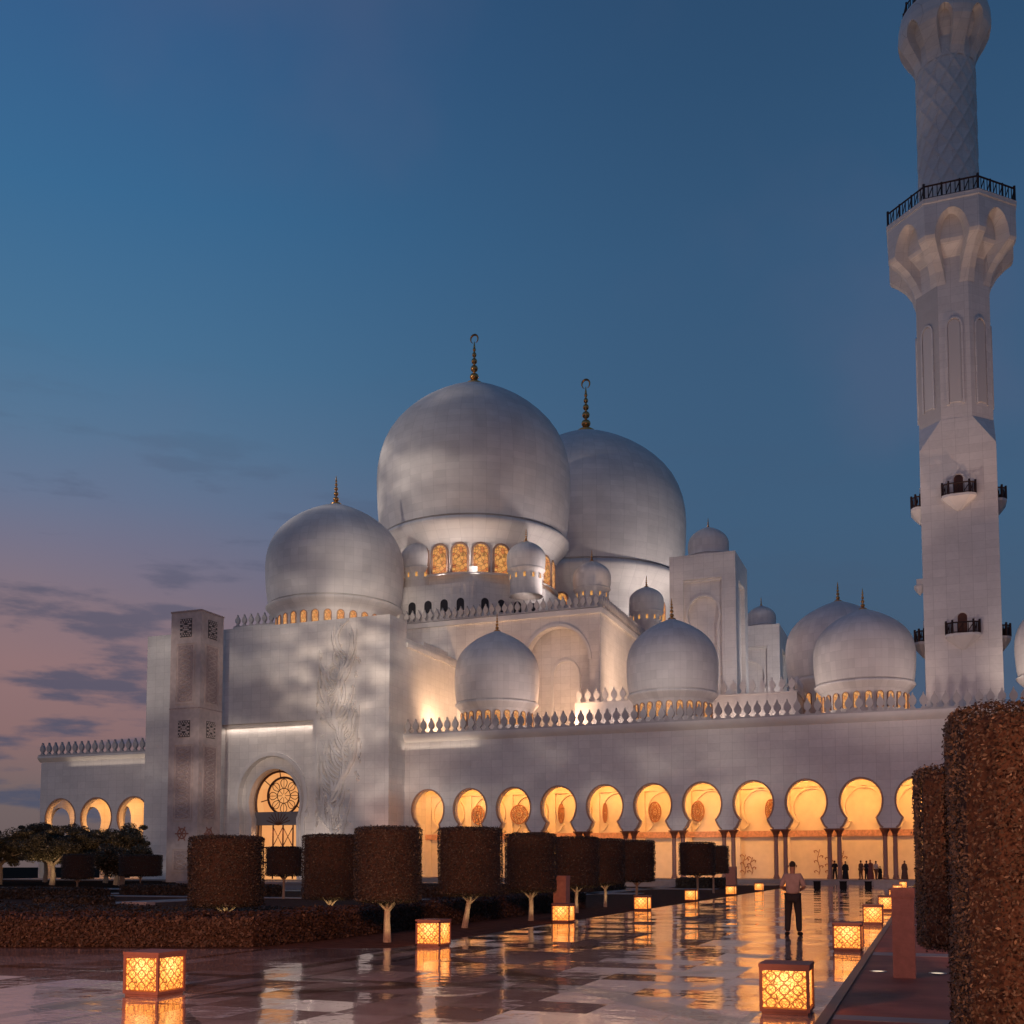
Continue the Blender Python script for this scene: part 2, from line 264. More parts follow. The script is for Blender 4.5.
# ------------------------------------------------------------------ polished marble floor
def floor_mat():
    m = bpy.data.materials.new('polished_marble_paving'); m.use_nodes = True; t = m.node_tree; b = t.nodes['Principled BSDF']
    mm = lambda op, a, b_=None, c_=None: mth(op, a, b_, c_, nt_=t)
    tc = t.nodes.new('ShaderNodeTexCoord'); s = t.nodes.new('ShaderNodeSeparateXYZ'); t.links.new(tc.outputs['Object'], s.inputs[0])
    X = s.outputs[0]; Y = s.outputs[1]
    T = .9
    tx = mm('FLOOR', mm('DIVIDE', X, T)); ty = mm('FLOOR', mm('DIVIDE', Y, T))
    cb = t.nodes.new('ShaderNodeCombineXYZ'); t.links.new(tx, cb.inputs[0]); t.links.new(ty, cb.inputs[1])
    wn = t.nodes.new('ShaderNodeTexWhiteNoise'); wn.noise_dimensions = '2D'; t.links.new(cb.outputs[0], wn.inputs[0])
    sc_ = t.nodes.new('ShaderNodeSeparateColor'); t.links.new(wn.outputs['Color'], sc_.inputs[0])
    # joints
    jx = mm('ABSOLUTE', mm('SUBTRACT', mm('FRACT', mm('DIVIDE', X, T)), .5)); jy = mm('ABSOLUTE', mm('SUBTRACT', mm('FRACT', mm('DIVIDE', Y, T)), .5))
    joint = mm('GREATER_THAN', mm('MAXIMUM', jx, jy), .489)
    # big diamond inlay: dark bands on the diagonals, centred on the walk
    D = 7.6
    p = mm('ADD', mm('ADD', X, 5.25), mm('ADD', Y, .3)); q = mm('SUBTRACT', mm('ADD', X, 5.25), mm('ADD', Y, .3))
    dp = mm('ABSOLUTE', mm('SUBTRACT', mm('FRACT', mm('DIVIDE', p, D)), .5)); dq = mm('ABSOLUTE', mm('SUBTRACT', mm('FRACT', mm('DIVIDE', q, D)), .5))
    band = mm('GREATER_THAN', mm('MAXIMUM', dp, dq), .455)
    inner = mm('MULTIPLY', mm('LESS_THAN', X, -1.9), mm('GREATER_THAN', X, -8.6))
    band = mm('MULTIPLY', band, inner)
    for x0, hw in ((-12.3, .11), (-9.55, .16), (-8.7, .06), (-1.85, .06)):
        band = mm('MAXIMUM', band, mm('LESS_THAN', mm('ABSOLUTE', mm('SUBTRACT', X, x0)), hw))
    crs = mm('ABSOLUTE', mm('SUBTRACT', mm('FRACT', mm('DIVIDE', Y, 9.2)), .5))
    band = mm('MAXIMUM', band, mm('LESS_THAN', crs, .017))
    n = t.nodes.new('ShaderNodeTexNoise'); t.links.new(tc.outputs['Object'], n.inputs[0]); n.inputs['Scale'].default_value = 1.1; n.inputs['Detail'].default_value = 7; n.inputs['Roughness'].default_value = .65; n.inputs['Distortion'].default_value = 1.2
    base = t.nodes.new('ShaderNodeMix'); base.data_type = 'RGBA'; base.inputs[6].default_value = (.50, .385, .35, 1); base.inputs[7].default_value = (.78, .63, .57, 1)
    t.links.new(mm('MULTIPLY_ADD', n.outputs[0], .7, mm('MULTIPLY_ADD', sc_.outputs[0], .5, -.2)), base.inputs[0])
    dk = t.nodes.new('ShaderNodeMix'); dk.data_type = 'RGBA'; t.links.new(base.outputs[2], dk.inputs[6]); dk.inputs[7].default_value = (.075, .05, .045, 1)
    t.links.new(mm('MAXIMUM', mm('MULTIPLY', band, .88), mm('MULTIPLY', joint, .8)), dk.inputs[0])
    t.links.new(dk.outputs[2], b.inputs['Base Color'])
    # every slab is laid a hair out of level, and the polish is worn unevenly
    g = t.nodes.new('ShaderNodeCombineXYZ')
    t.links.new(mm('MULTIPLY_ADD', sc_.outputs[1], .016, -.008), g.inputs[0]); t.links.new(mm('MULTIPLY_ADD', sc_.outputs[2], .060, -.030), g.inputs[1]); g.inputs[2].default_value = 1
    n2 = t.nodes.new('ShaderNodeTexNoise'); t.links.new(tc.outputs['Object'], n2.inputs[0]); n2.inputs['Scale'].default_value = 2.6; n2.inputs['Detail'].default_value = 3
    bu = t.nodes.new('ShaderNodeBump'); bu.inputs['Strength'].default_value = .5; bu.inputs['Distance'].default_value = .014; t.links.new(n2.outputs[0], bu.inputs['Height'])
    vm = t.nodes.new('ShaderNodeVectorMath'); vm.operation = 'NORMALIZE'; t.links.new(g.outputs[0], vm.inputs[0])
    t.links.new(vm.outputs[0], bu.inputs['Normal']); t.links.new(bu.outputs[0], b.inputs['Normal']); t.links.new(bu.outputs[0], b.inputs['Coat Normal'])
    t.links.new(mm('MULTIPLY_ADD', sc_.outputs[0], .10, mm('MULTIPLY_ADD', n.outputs[0], .14, .08)), b.inputs['Roughness'])
    b.inputs['IOR'].default_value = 1.9; b.inputs['Specular IOR Level'].default_value = .6
    b.inputs['Coat Weight'].default_value = 1; b.inputs['Coat IOR'].default_value = 1.75; b.inputs['Coat Roughness'].default_value = .04
    return m
M['floor'] = floor_mat()
M['sidepave'] = mat('reddish_side_paving', (.42, .13, .075), .62, spec=.2, var=.25, vscale=1.2, bump=.2, bscale=5)
M['kerb'] = mat('dark_kerb_stone', (.12, .055, .045), .4, var=.1)
M['ground'] = mat('dark_ground', (.05, .032, .024), 1.0, spec=0, var=.3, vscale=.3)

# ------------------------------------------------------------------ mesh helpers
class MB:
    def __init__(s): s.v = []; s.f = []; s.m = []
    def add(s, vs, fs, mi=0):
        o = len(s.v); s.v += [tuple(v) for v in vs]; s.f += [tuple(i+o for i in f) for f in fs]; s.m += [mi]*len(fs)
    def box(s, x0, x1, y0, y1, z0, z1, mi=0):
        s.add([(x0,y0,z0),(x1,y0,z0),(x1,y1,z0),(x0,y1,z0),(x0,y0,z1),(x1,y0,z1),(x1,y1,z1),(x0,y1,z1)],
              [(0,3,2,1),(4,5,6,7),(0,1,5,4),(1,2,6,5),(2,3,7,6),(3,0,4,7)], mi)
    def xz(s, pts, y0, y1, mi=0):          # polygon in XZ (counter-clockwise seen from -Y), pushed back from y0 to y1
        n = len(pts)
        vs = [(x, y0, z) for x, z in pts] + [(x, y1, z) for x, z in pts]
        s.add(vs, [tuple(range(n)), tuple(range(2*n-1, n-1, -1))] + [(i, i+n, (i+1) % n + n, (i+1) % n) for i in range(n)], mi)
    def yz(s, pts, x0, x1, mi=0):
        n = len(pts)
        vs = [(x0, y, z) for y, z in pts] + [(x1, y, z) for y, z in pts]
        s.add(vs, [tuple(range(n)), tuple(range(2*n-1, n-1, -1))] + [(i, i+n, (i+1) % n + n, (i+1) % n) for i in range(n)], mi)
    def prism(s, pts, z0, z1, mi=0):
        n = len(pts)
        vs = [(x, y, z0) for x, y in pts] + [(x, y, z1) for x, y in pts]
        s.add(vs, [tuple(range(n-1, -1, -1)), tuple(range(n, 2*n))] + [(i, (i+1) % n, (i+1) % n + n, i+n) for i in range(n)], mi)
    def lathe(s, prof, cx=0, cy=0, n=64, mi=0, cap=False, rot=0):
        k = len(prof); vs = []
        for j in range(n):
            a = 2*PI*(j+.5)/n + rot
            for r, z in prof: vs.append((cx+r*math.cos(a), cy+r*math.sin(a), z))
        fs = [(j*k+i, ((j+1) % n)*k+i, ((j+1) % n)*k+i+1, j*k+i+1) for j in range(n) for i in range(k-1)]
        if cap: fs.append(tuple(j*k for j in range(n-1, -1, -1))); fs.append(tuple(j*k+k-1 for j in range(n)))
        s.add(vs, fs, mi)
    def tube(s, pts, rad, n=6, mi=0):
        if not hasattr(rad, '__len__'): rad = [rad]*len(pts)
        P = [Vector(p) for p in pts]; vs = []; prev = None
        for i, p in enumerate(P):
            d = (P[min(i+1, len(P)-1)] - P[max(i-1, 0)]).normalized()
            u = d.cross(Vector((0,0,1)) if abs(d.z) < .9 else Vector((1,0,0))).normalized() if prev is None else (prev - d*prev.dot(d)).normalized()
            prev = u; q = d.cross(u)
            for j in range(n): a = 2*PI*j/n; vs.append(p + (u*math.cos(a) + q*math.sin(a))*rad[i])
        k = len(P)
        fs = [(i*n+j, i*n+(j+1) % n, (i+1)*n+(j+1) % n, (i+1)*n+j) for i in range(k-1) for j in range(n)]
        fs += [tuple(range(n-1, -1, -1)), tuple((k-1)*n+j for j in range(n))]
        s.add(vs, fs, mi)
    def build(s, name, mats, parent=None, smooth=True, ang=32, loc=None):
        me = bpy.data.meshes.new(name); me.from_pydata(s.v, [], s.f); me.update()
        if not isinstance(mats, (list, tuple)): mats = [mats]
        for m in mats: me.materials.append(m)
        if len(mats) > 1: me.polygons.foreach_set('material_index', s.m)
        if smooth:
            me.polygons.foreach_set('use_smooth', [True]*len(me.polygons)); me.set_sharp_from_angle(angle=R(ang))
        bm = bmesh.new(); bm.from_mesh(me); bmesh.ops.recalc_face_normals(bm, faces=bm.faces); bm.to_mesh(me); bm.free()
        o = bpy.data.objects.new(name, me); C.objects.link(o)
        if parent: o.parent = parent
        if loc: o.location = loc
        return o
def thing(name, label, cat, loc=(0,0,0), rz=0, group=None):
    o = bpy.data.objects.new(name, None); C.objects.link(o); o.location = loc; o.rotation_euler = (0, 0, rz); o.empty_display_size = .3
    return tag(o, label, cat, group)
def tag(o, label, cat, group=None, kind=None):
    if label: o['label'] = label
    if cat: o['category'] = cat
    if group: o['group'] = group
    if kind: o['kind'] = kind
    return o
def struct(o, label=None): o['kind'] = 'structure'; return o
def dup(root, loc=None, rz=None, label=None):
    def cp(o, par):
        c = o.copy(); C.objects.link(c)
        if par: c.parent = par
        for ch in list(o.children): cp(ch, c)
        return c
    r = cp(root, None)
    if loc: r.location = loc
    if rz is not None: r.rotation_euler = (0, 0, rz)
    if label: r['label'] = label
    return r
def sub(src, parent, loc, rz=0):
    c = src.copy(); C.objects.link(c); c.parent = parent; c.location = loc; c.rotation_euler = (0, 0, rz); return c

# ------------------------------------------------------------------ ground and floor
g = MB(); g.add([(-900,-300,-.02),(900,-300,-.02),(900,1500,-.02),(-900,1500,-.02)], [(0,1,2,3)]); struct(g.build('ground', M['ground']))
f = MB(); f.prism([(-45,-12),(-1.12,-12),(-1.12,101),(-10.05,101),(-10.05,19.6),(-12.6,18.35),(-17.6,16.6),(-45,10.5)], -.015, 0)
struct(f.build('marble_walkway', M['floor'], smooth=False))
f = MB(); f.prism([(-45,10.55),(-17.62,16.65),(-12.62,18.4),(-10.09,19.66),(-10.09,100.9),(-45,100.9)], -.019, -.006)
struct(f.build('planting_bed', M['soil'], smooth=False))
f = MB(); f.box(-1.12, -1.0, -12, 101, -.018, .05); struct(f.build('kerb', M['kerb'], smooth=False))
f = MB(); f.box(-1.0, 30, -12, 101, -.018, .03); struct(f.build('side_pavement', M['sidepave'], smooth=False))
# light stone band in the side paving
for i, (y0, y1) in enumerate(((20.8, 21.5), (12.0, 12.35), (31.5, 32.2))):
    f = MB(); f.box(-.98, 8, y0, y1, .026, .038); struct(f.build('paving_band', M['path'], smooth=False))
# terrace in front of the arcade and portal
f = MB(); f.box(-52.9, 34, 101.0, 112, -.015, .42); f.box(-52.9, 34, 100.7, 101.0, -.015, .2)
struct(f.build('terrace', M['path'], smooth=False))
f = MB(); f.box(-104, -52.92, 99, 112, -.015, .12); struct(f.build('terrace', M['path'], smooth=False))
# garden paths (pale stone between the clipped beds)
for x0, x1, y0, y1 in ((-60,-16,47.2,48.6), (-70,-16,61,64), (-60,-14,75,78), (-75,-12,93,99), (-34.5,-32.5,32,47.1), (-46,-44.5,48.7,92.9), (-19.5,-18.2,48.7,92.9)):
    f = MB(); f.box(x0, x1, y0, y1, -.012, .02); struct(f.build('path', M['path'], smooth=False))

# ------------------------------------------------------------------ arches
def arch_pts(cx, hw, zc, rz, zn, zs, n=26, hws=None):
    """horseshoe arch, from the left springing over the crown to the right springing"""
    ph = math.asin((zc-zn)/rz); pts = []
    hws = hw if hws is None else hws
    xn = hw*math.cos(ph)
    for i in range(5):
        t = i/5; pts.append((cx - (hws + (xn-hws)*(t**.6)), zs + (zn-zs)*t))
    for i in range(n+1):
        a = PI + ph - (PI + 2*ph)*i/n
        # slightly pointed crown
        zz = zc + rz*math.sin(a)
        pts.append((cx + hw*math.cos(a), zz))
    for i in range(5):
        t = 1-(i+1)/5; pts.append((cx + (hws + (xn-hws)*(t**.6)), zs + (zn-zs)*t))
    return pts
def round_arch(cx, hw, zs, n=14, rise=1.0):
    return [(cx-hw*math.cos(PI*i/n), zs + hw*rise*math.sin(PI*i/n)) for i in range(n+1)]
def band_along(mb, pts, wdt, y0, y1, mi=0):
    """a moulding of given width round the outside of an arch outline"""
    P = [Vector((x, z)) for x, z in pts]; O = []
    for i, p in enumerate(P):
        a = P[max(i-1, 0)]; b = P[min(i+1, len(P)-1)]; d = (b-a).normalized(); O.append(p + Vector((-d.y, d.x))*wdt)
    for i in range(len(P)-1):
        q = [(P[i].x, P[i].y), (P[i+1].x, P[i+1].y), (O[i+1].x, O[i+1].y), (O[i].x, O[i].y)]
        n = 4; vs = [(x, y0, z) for x, z in q] + [(x, y1, z) for x, z in q]
        fs = [(0,1,2,3), (3,2,6,7), (0,4,5,1)]
        if i == 0: fs.append((0,3,7,4))
        if i == len(P)-2: fs.append((1,5,6,2))
        mb.add(vs, fs, mi)

# ------------------------------------------------------------------ merlons
MER = [(-.26,0),(.26,0),(.22,.16),(.10,.26),(.14,.36),(.30,.56),(.35,.76),(.31,.98),(.20,1.16),(.08,1.34),(.05,1.50),(0,1.62),(-.05,1.50),(-.08,1.34),(-.20,1.16),(-.31,.98),(-.35,.76),(-.30,.56),(-.14,.36),(-.10,.26),(-.22,.16)]
def merlons(mb, a, b, z, pitch=1.0, s=1.0, th=.16):
    a = Vector(a); b = Vector(b); d = b-a; n = max(1, int(d.length/pitch)); u = d.normalized(); nrm = Vector((u.y, -u.x))
    for i in range(n):
        c = a + d*((i+.5)/n)
        vs = []
        for k in (-th, th):
            for x, zz in MER:
                p = c + u*x*s + nrm*k; vs.append((p.x, p.y, z + zz*s))
        m = len(MER); mb.add(vs, [tuple(range(m)), tuple(range(2*m-1, m-1, -1))] + [(j, j+m, (j+1) % m + m, (j+1) % m) for j in range(m)])
    # low rail the merlons stand on
    q = nrm*(th+.04); mb.prism([tuple(a+q), tuple(b+q), tuple(b-q), tuple(a-q)], z-.12, z+.02)

# ------------------------------------------------------------------ domes
DPROF = [(.950,0),(.968,.10),(.985,.24),(.996,.40),(1.0,.55),(.992,.67),(.970,.78),(.935,.88),(.885,.975),(.82,1.06),(.745,1.135),(.66,1.205),(.565,1.27),(.46,1.33),(.36,1.38),(.26,1.425),(.17,1.46),(.09,1.49),(.035,1.51)]
def finial_mesh(h, crescent=False, name='finial'):
    mb = MB(); pr = [(.16,-.03),(.16,.02),(.115,.05),(.05,.08)]
    z = .08
    for r, hh in ((.085,.15),(.070,.14),(.055,.12),(.042,.10),(.03,.08)):
        for k in range(1, 9):
            a = PI*k/8; pr.append((max(.018, r*math.sin(a)), z + hh*(1-math.cos(a))/2))
        z += hh; pr.append((.02, z+.01)); z += .015
    pr += [(.016, z+.02), (.006, z+.10)]
    mb.lathe([(r*h, zz*h) for r, zz in pr], n=14)
    if crescent:
        pts = []; rad = []
        for i in range(17):
            a = R(-250 + 320*i/16) + PI/2 + R(90); t = i/16
            pts.append((math.cos(a)*.075*h, 0, (z+.15)*h + math.sin(a)*.085*h)); rad.append(h*(.004 + .016*math.sin(PI*t)))
        mb.tube(pts, rad, 6)
    return mb.build(name, M['gold'])
def dome(parent, x, y, z, Rr, drum, nwin, wz, fin, glass='drumglass', crescent=False, hs=1.0, name='dome', seg=72, win=None, rimmed=True, fs=1.0):
    mb = MB(); pr = [(.925*Rr, -.035*Rr), (.925*Rr, 0)] + [(r*Rr, zz*Rr*hs) for r, zz in DPROF]
    mb.lathe(pr, n=seg)
    d = mb.build(name, M['dome'], parent, ang=60, loc=(x, y, z))
    mb = MB(); dp = [(.925*Rr,-.02*Rr),(.965*Rr,-.022*Rr),(.985*Rr,-.05*Rr*fs),(.985*Rr,-.075*Rr*fs),(.955*Rr,-.12*Rr*fs),(.90*Rr,-.19*Rr*fs),(.855*Rr,-.25*Rr*fs),(.835*Rr,-.30*Rr*fs),(.83*Rr,-drum+.12),(.87*Rr,-drum+.1),(.87*Rr,-drum)]
    mb.lathe(dp, n=seg); mb.build('drum', M['dome'], d, ang=60)
    if fin:
        fo = finial_mesh(fin, crescent); fo.parent = d; fo.location = (0, 0, 1.50*Rr*hs)
    if nwin:
        ww, wh, zt = win if win else (.085*Rr, .26*Rr, -.27*Rr)
        mb = MB(); pts = [(-ww, zt-wh)] + round_arch(0, ww, zt-ww, 8) + [(ww, zt-wh)]
        mb.xz(pts[::-1], -.09, .12, 0)
        arch = round_arch(0, ww, zt-ww, 8); band_along(mb, [(-ww, zt-wh)] + arch + [(ww, zt-wh)], ww*.28, -.14, .1, 1)
        w0 = mb.build('window', [M[glass], M['rim'] if rimmed else M['trim']], None, ang=50)
        w0.parent = d; first = True
        for k in range(nwin):
            a = 2*PI*(k+.5)/nwin
            if first: o = w0; first = False
            else: o = w0.copy(); C.objects.link(o); o.parent = d
            o.location = (.83*Rr*math.cos(a), .83*Rr*math.sin(a), 0); o.rotation_euler = (0, 0, a+PI/2)
    return d
def crop_windows(d, keep):
    pass

# ================================================================== FRONT ARCADE
ARC = thing('arcade', 'long white front arcade with glowing horseshoe arches, twin columns and a crest of merlons', 'arcade', (0,0,0))
S = 4.93; X0 = -50.0; FY = 105.0
xs = [X0 + S*i for i in range(17)]
wall = MB(); rim = MB(); Xl = -52.79
ZS = 5.12
def bay(mb, rimb, cx, x0, x1, y0, y1, top):
    a = arch_pts(cx, 1.84, 7.67, 2.08, 6.12, ZS)
    pts = [(x0, ZS)] + a + [(x1, ZS), (x1, top), (x0, top)]
    mb.xz(pts, y0, y1)
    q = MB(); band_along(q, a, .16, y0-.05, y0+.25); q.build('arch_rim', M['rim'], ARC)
for i, cx in enumerate(xs):
    x0 = Xl if i == 0 else cx - S/2; x1 = cx + S/2
    bay(wall, rim, cx, x0, x1, FY, FY+.9, 15.1)
XR = xs[-1] + S/2
wall.box(Xl, XR, FY+.9, 111.6, 11.2, 15.1)          # attic over the gallery
wall.box(Xl, XR, FY-.0, 116.0, 15.1, 15.9)
wall.build('wall', M['white'], ARC)
c = MB()   # cornice with a sloping underside
c.yz([(FY, 15.0), (FY-.25, 15.25), (FY-.45, 15.6), (FY-.45, 15.85), (FY, 15.9)], Xl, XR); c.build('cornice', M['trim'], ARC)
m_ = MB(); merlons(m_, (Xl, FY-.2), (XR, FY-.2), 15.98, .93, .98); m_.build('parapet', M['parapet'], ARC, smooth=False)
b_ = MB(); b_.box(Xl, XR, 110.5, 111.4, .42, 11.2)
for cx in xs: # blind arches behind each opening
    b_.box(cx-S/2-.35, cx-S/2+.35, 110.28, 110.5, .42, 9.4)
b_.box(Xl, XR, 110.2, 110.5, 9.4, 9.8)
b_.build('back_wall', M['inner'], ARC)
for cx in xs:
    q = MB(); a = arch_pts(cx, 1.75, 7.4, 1.9, 6.0, 5.3, 16); band_along(q, a, .22, 110.2, 110.49); q.build('blind_arch', M['inner'], ARC)
fr = MB(); fr.box(Xl, XR, 110.22, 110.3, 4.55, 5.15); fr.build('frieze', mat('frieze_stone', (.55, .30, .20), .6, var=.3, vscale=4), ARC)
# columns in pairs, each with its gilt capital
def column_mesh(h):
    mb = MB(); mb.lathe([(.30,0),(.30,.16),(.24,.22),(.26,.32),(.205,.42),(.21,h*.5),(.19,h-.02)], n=14)
    return mb
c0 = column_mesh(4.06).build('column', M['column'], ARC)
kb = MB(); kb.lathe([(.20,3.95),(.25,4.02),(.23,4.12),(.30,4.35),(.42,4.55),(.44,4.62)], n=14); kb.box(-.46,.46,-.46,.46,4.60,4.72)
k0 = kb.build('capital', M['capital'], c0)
first = True
for i in range(-1, len(xs)):
    px = xs[i] + S/2 if i >= 0 else X0 - S/2 + .45
    if i == -1: px = -52.2
    for dx in (-.44, .44):
        if i == -1 and dx < 0: continue
        if first: o = c0; first = False
        else:
            o = c0.copy(); C.objects.link(o); k = k0.copy(); C.objects.link(k); k.parent = o; o.parent = ARC
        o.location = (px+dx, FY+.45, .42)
# round rosette screens seen through the arches
M['rosette'] = mat('rosette_brown_screen', (.34, .15, .075), .6)
def rosette(rad, parent, name='rosette_window', w=1.0):
    mb = MB()
    for rr, th in ((rad, .07), (rad*.42, .05)):
        mb.tube([(rr*w*math.cos(2*PI*k/28), 0, rr*math.sin(2*PI*k/28)) for k in range(29)], th, 5)
    for k in range(8):
        a = 2*PI*k/8; pts = []
        for j in range(13):
            t = 2*PI*j/12; r0 = rad*.68 + rad*.27*math.cos(t); aa = a + .30*math.sin(t)
            pts.append((r0*w*math.cos(aa), 0, r0*math.sin(aa)))
        mb.tube(pts, .045, 5)
        mb.tube([(rad*.1*w*math.cos(a), 0, rad*.1*math.sin(a)), (rad*w*math.cos(a), 0, rad*math.sin(a))], .035, 4)
    return mb.build(name, M['rosette'] if name == 'rosette_window' else M['grille'], parent)
def px2X(px, Y): return math.tan(math.atan((px-512)/1080) - YAW)*Y
for px, w_ in ((478, .7), (519, .95), (561, .3), (605, .22), (655, .62), (698, .62), (771, .5)):
    r_ = rosette(1.02, ARC, w=w_); r_.location = (px2X(px, 110.1), 110.1, 7.25)
# floral inlay stems on the back wall
for px in (744, 751, 818, 829, 842):
    mb = MB(); h = random.uniform(1.5, 3.0)
    mb.tube([(.12*math.sin(t*1.3), 0, .8 + h*t/6) for t in range(7)], .035, 5)
    for k in range(5):
        z = 1 + h*k/5; s_ = 1 if k % 2 else -1
        mb.tube([(0,0,z), (s_*.25,0,z+.2), (s_*.42,0,z+.12), (s_*.36,0,z-.06)], [.03,.05,.07,.03], 5)
    o = mb.build('floral_inlay', M['rosette'], ARC); o.location = (px2X(px, 110.16), 110.16, 0)
# arcade domes
for x, fin, R_, zr, hs_ in ((-44.4, 2.4, 4.75, 19.7, 1.147), (-24.55, 2.7, 4.8, 19.64, 1.105), (-5.36, 2.5, 4.85, 19.49, 1.034), (13.0, 2.5, 4.85, 19.4, 1.05)):
    dome(ARC, x, 111.0, zr, R_, 3.6, 24, 0, fin, glass='drumglass', win=(.27, 1.5, -1.28), hs=hs_, seg=56, fs=.80)

# ================================================================== LEFT ARCADE WING
LW = thing('arcade_wing', 'short far left arcade wing, sky showing through its lit horseshoe arches', 'arcade')
wl = MB(); XL0 = -103.6; XL1 = -84.3
lx = [-100.4, -94.8, -89.2]; edges = [XL0, -97.6, -92.0, XL1]
for j, cx in enumerate(lx):
    a = arch_pts(cx, 2.30, 7.5, 2.4, 5.6, 4.6)
    wl.xz([(edges[j], 4.6)] + a + [(edges[j+1], 4.6), (edges[j+1], 15.1), (edges[j], 15.1)], FY, FY+.9)
    q = MB(); band_along(q, a, .16, FY-.05, FY+.2); q.build('arch_rim', M['rim'], LW)
e2 = [-108.6, -102.6, -97.1, XL1]
for j, (cx, hw) in enumerate(((-105.3, 1.75), (-100.0, 1.5), (-94.5, .75))):
    a = arch_pts(cx, hw, 7.3, 1.9, 5.9, 4.4)
    wl.xz([(e2[j], 0), (cx-hw, 0)] + a + [(cx+hw, 0), (e2[j+1], 0), (e2[j+1], 15.1), (e2[j], 15.1)], FY+5.0, FY+5.6)
wl.box(XL0, XL1, FY, FY+5.6, 15.1, 15.5); wl.box(XL0, XL1, FY+.9, FY+5.0, 11.0, 11.4)
wl.build('wall', M['white'], LW)
for e in (XL0+.45, -97.6, -92.0, XL1-.5):
    pr = MB(); pr.box(e-.42, e+.42, FY+.1, FY+.7, 0, 4.6); pr.build('pier', M['inner'], LW, smooth=False)
c = MB(); c.yz([(FY, 14.6), (FY-.25, 14.85), (FY-.45, 15.1), (FY-.45, 15.35), (FY, 15.4)], XL0-.3, XL1); c.build('cornice', M['trim'], LW)
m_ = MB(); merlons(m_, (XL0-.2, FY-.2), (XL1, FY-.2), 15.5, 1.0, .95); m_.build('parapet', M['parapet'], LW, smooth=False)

# ================================================================== ENTRANCE PORTAL
PO = thing('entrance_portal', 'massive plain white entrance portal with a tall arched doorway and floral reliefs', 'gate building')
PX0, PX1, PY, PT = -84.5, -52.79, 101.26, 28.4
b = MB()
b.xz([(PX0,0.12),(-74,0.12),(-74,17.5),(-62.1,17.5),(-62.1,0.12),(PX1,0.12),(PX1,PT),(PX0,PT)], PY, PY+.8)
# recess back, pierced by the outer horseshoe
ao = arch_pts(-67.8, 4.3, 9.1, 4.75, 7.3, .14, hws=3.9)
b.xz([(-74,.12)] + ao + [(-62.1,.12),(-62.1,17.5),(-74,17.5)], PY+.8, PY+1.5)
ai = arch_pts(-67.8, 3.3, 8.7, 3.75, 6.9, .14, hws=3.05)
b.xz([(-74,.12)] + ai + [(-62.1,.12),(-62.1,17.5),(-74,17.5)], PY+1.5, PY+2.3)
b.box(PX0, -74, PY+.8, PY+4.0, .12, PT); b.box(-62.1, PX1, PY+.8, PY+4.0, .12, PT); b.box(-74, -62.1, PY+.8, PY+4.0, 17.5, PT)
b.box(-74, -62.1, PY+3.3, PY+4.0, .12, 17.5)
b.build('wall', M['white'], PO)
b = MB(); b.box(PX0+.02, PX1-.01, PY+4.0, 118.8, .1, 26.6); b.box(PX0+.02, PX1+.14, PY+4.0, 118.8, 25.6, 26.1)
b.box(PX0+.02, PX1-1.2, 112, 118.8, 26.6, 27.6)
b.build('rear_block', M['white'], PO)
b = MB(); band_along(b, ao, .42, PY+.62, PY+.81); band_along(b, ai, .3, PY+1.36, PY+1.51)
for e in (-72.2, -63.4): b.box(e-.42, e+.42, PY+.6, PY+.82, 7.0, 7.45)
b.build('arch_moulding', M['trim'], PO)
b = MB(); b.box(-74.0, -62.1, PY+.35, PY+.79, 17.18, 17.48); b.box(-61.75, -61.55, PY-.06, PY+.02, .3, 18); b.build('lintel', M['trim'], PO)
# doorway: glass with rosette tracery, grey transom and braced lights below
dg = MB(); dg.xz([(-71.0,.16)] + arch_pts(-67.8, 3.2, 8.7, 3.65, 6.9, .16, hws=2.95) + [(-64.6,.16)], PY+2.75, PY+2.85)
door = dg.build('door', M['doorglass'], PO)
rs = rosette(2.0, door, 'rosette'); rs.location = (-67.3, PY+2.55, 9.5)
fb = MB()
for rr in (2.0, 2.12): fb.tube([(-67.3+rr*math.cos(2*PI*k/36), PY+2.5, 9.5+rr*math.sin(2*PI*k/36)) for k in range(37)], .07, 5)
aw = arch_pts(-67.8, 3.12, 8.7, 3.55, 6.9, .16, hws=2.9); fb.tube([(x, PY+2.5, z) for x, z in aw], .13, 6)
for k in range(8):
    a = 2*PI*k/8+.2; fb.tube([(-67.3+2.1*math.cos(a), PY+2.5, 9.5+2.1*math.sin(a)), (-67.3+3.0*math.cos(a), PY+2.5, 9.5+3.2*math.sin(a))], .06, 5)
for x in (-70.2, -68.6, -67.3, -66.0, -65.2): fb.tube([(x, PY+2.5, .2), (x, PY+2.5, 6.4)], .09, 5)
for x0, x1 in ((-68.6,-67.3),(-67.3,-66.0)):
    fb.tube([(x0, PY+2.48, 6.0), ((x0+x1)/2, PY+2.48, 4.9), (x1, PY+2.48, 6.0)], .06, 5); fb.tube([(x0, PY+2.48, 3.8), ((x0+x1)/2, PY+2.48, 4.9), (x1, PY+2.48, 3.8)], .06, 5)
for z in (3.7, 2.0): fb.tube([(-70.8, PY+2.48, z), (-64.8, PY+2.48, z)], .08, 5)
fb.build('tracery', M['grille'], door)
tb = MB(); tb.box(-70.9, -64.7, PY+2.3, PY+2.6, 6.2, 7.7)
for k in range(9):
    a = R(20+17.5*k); tb.tube([(-67.8, PY+2.28, 6.2), (-67.8+math.cos(a)*1.6, PY+2.28, 6.25+math.sin(a)*1.4)], .05, 4, 1)
tb.build('transom', [mat('grey_transom', (.20, .19, .20), .6), M['grille']], door)
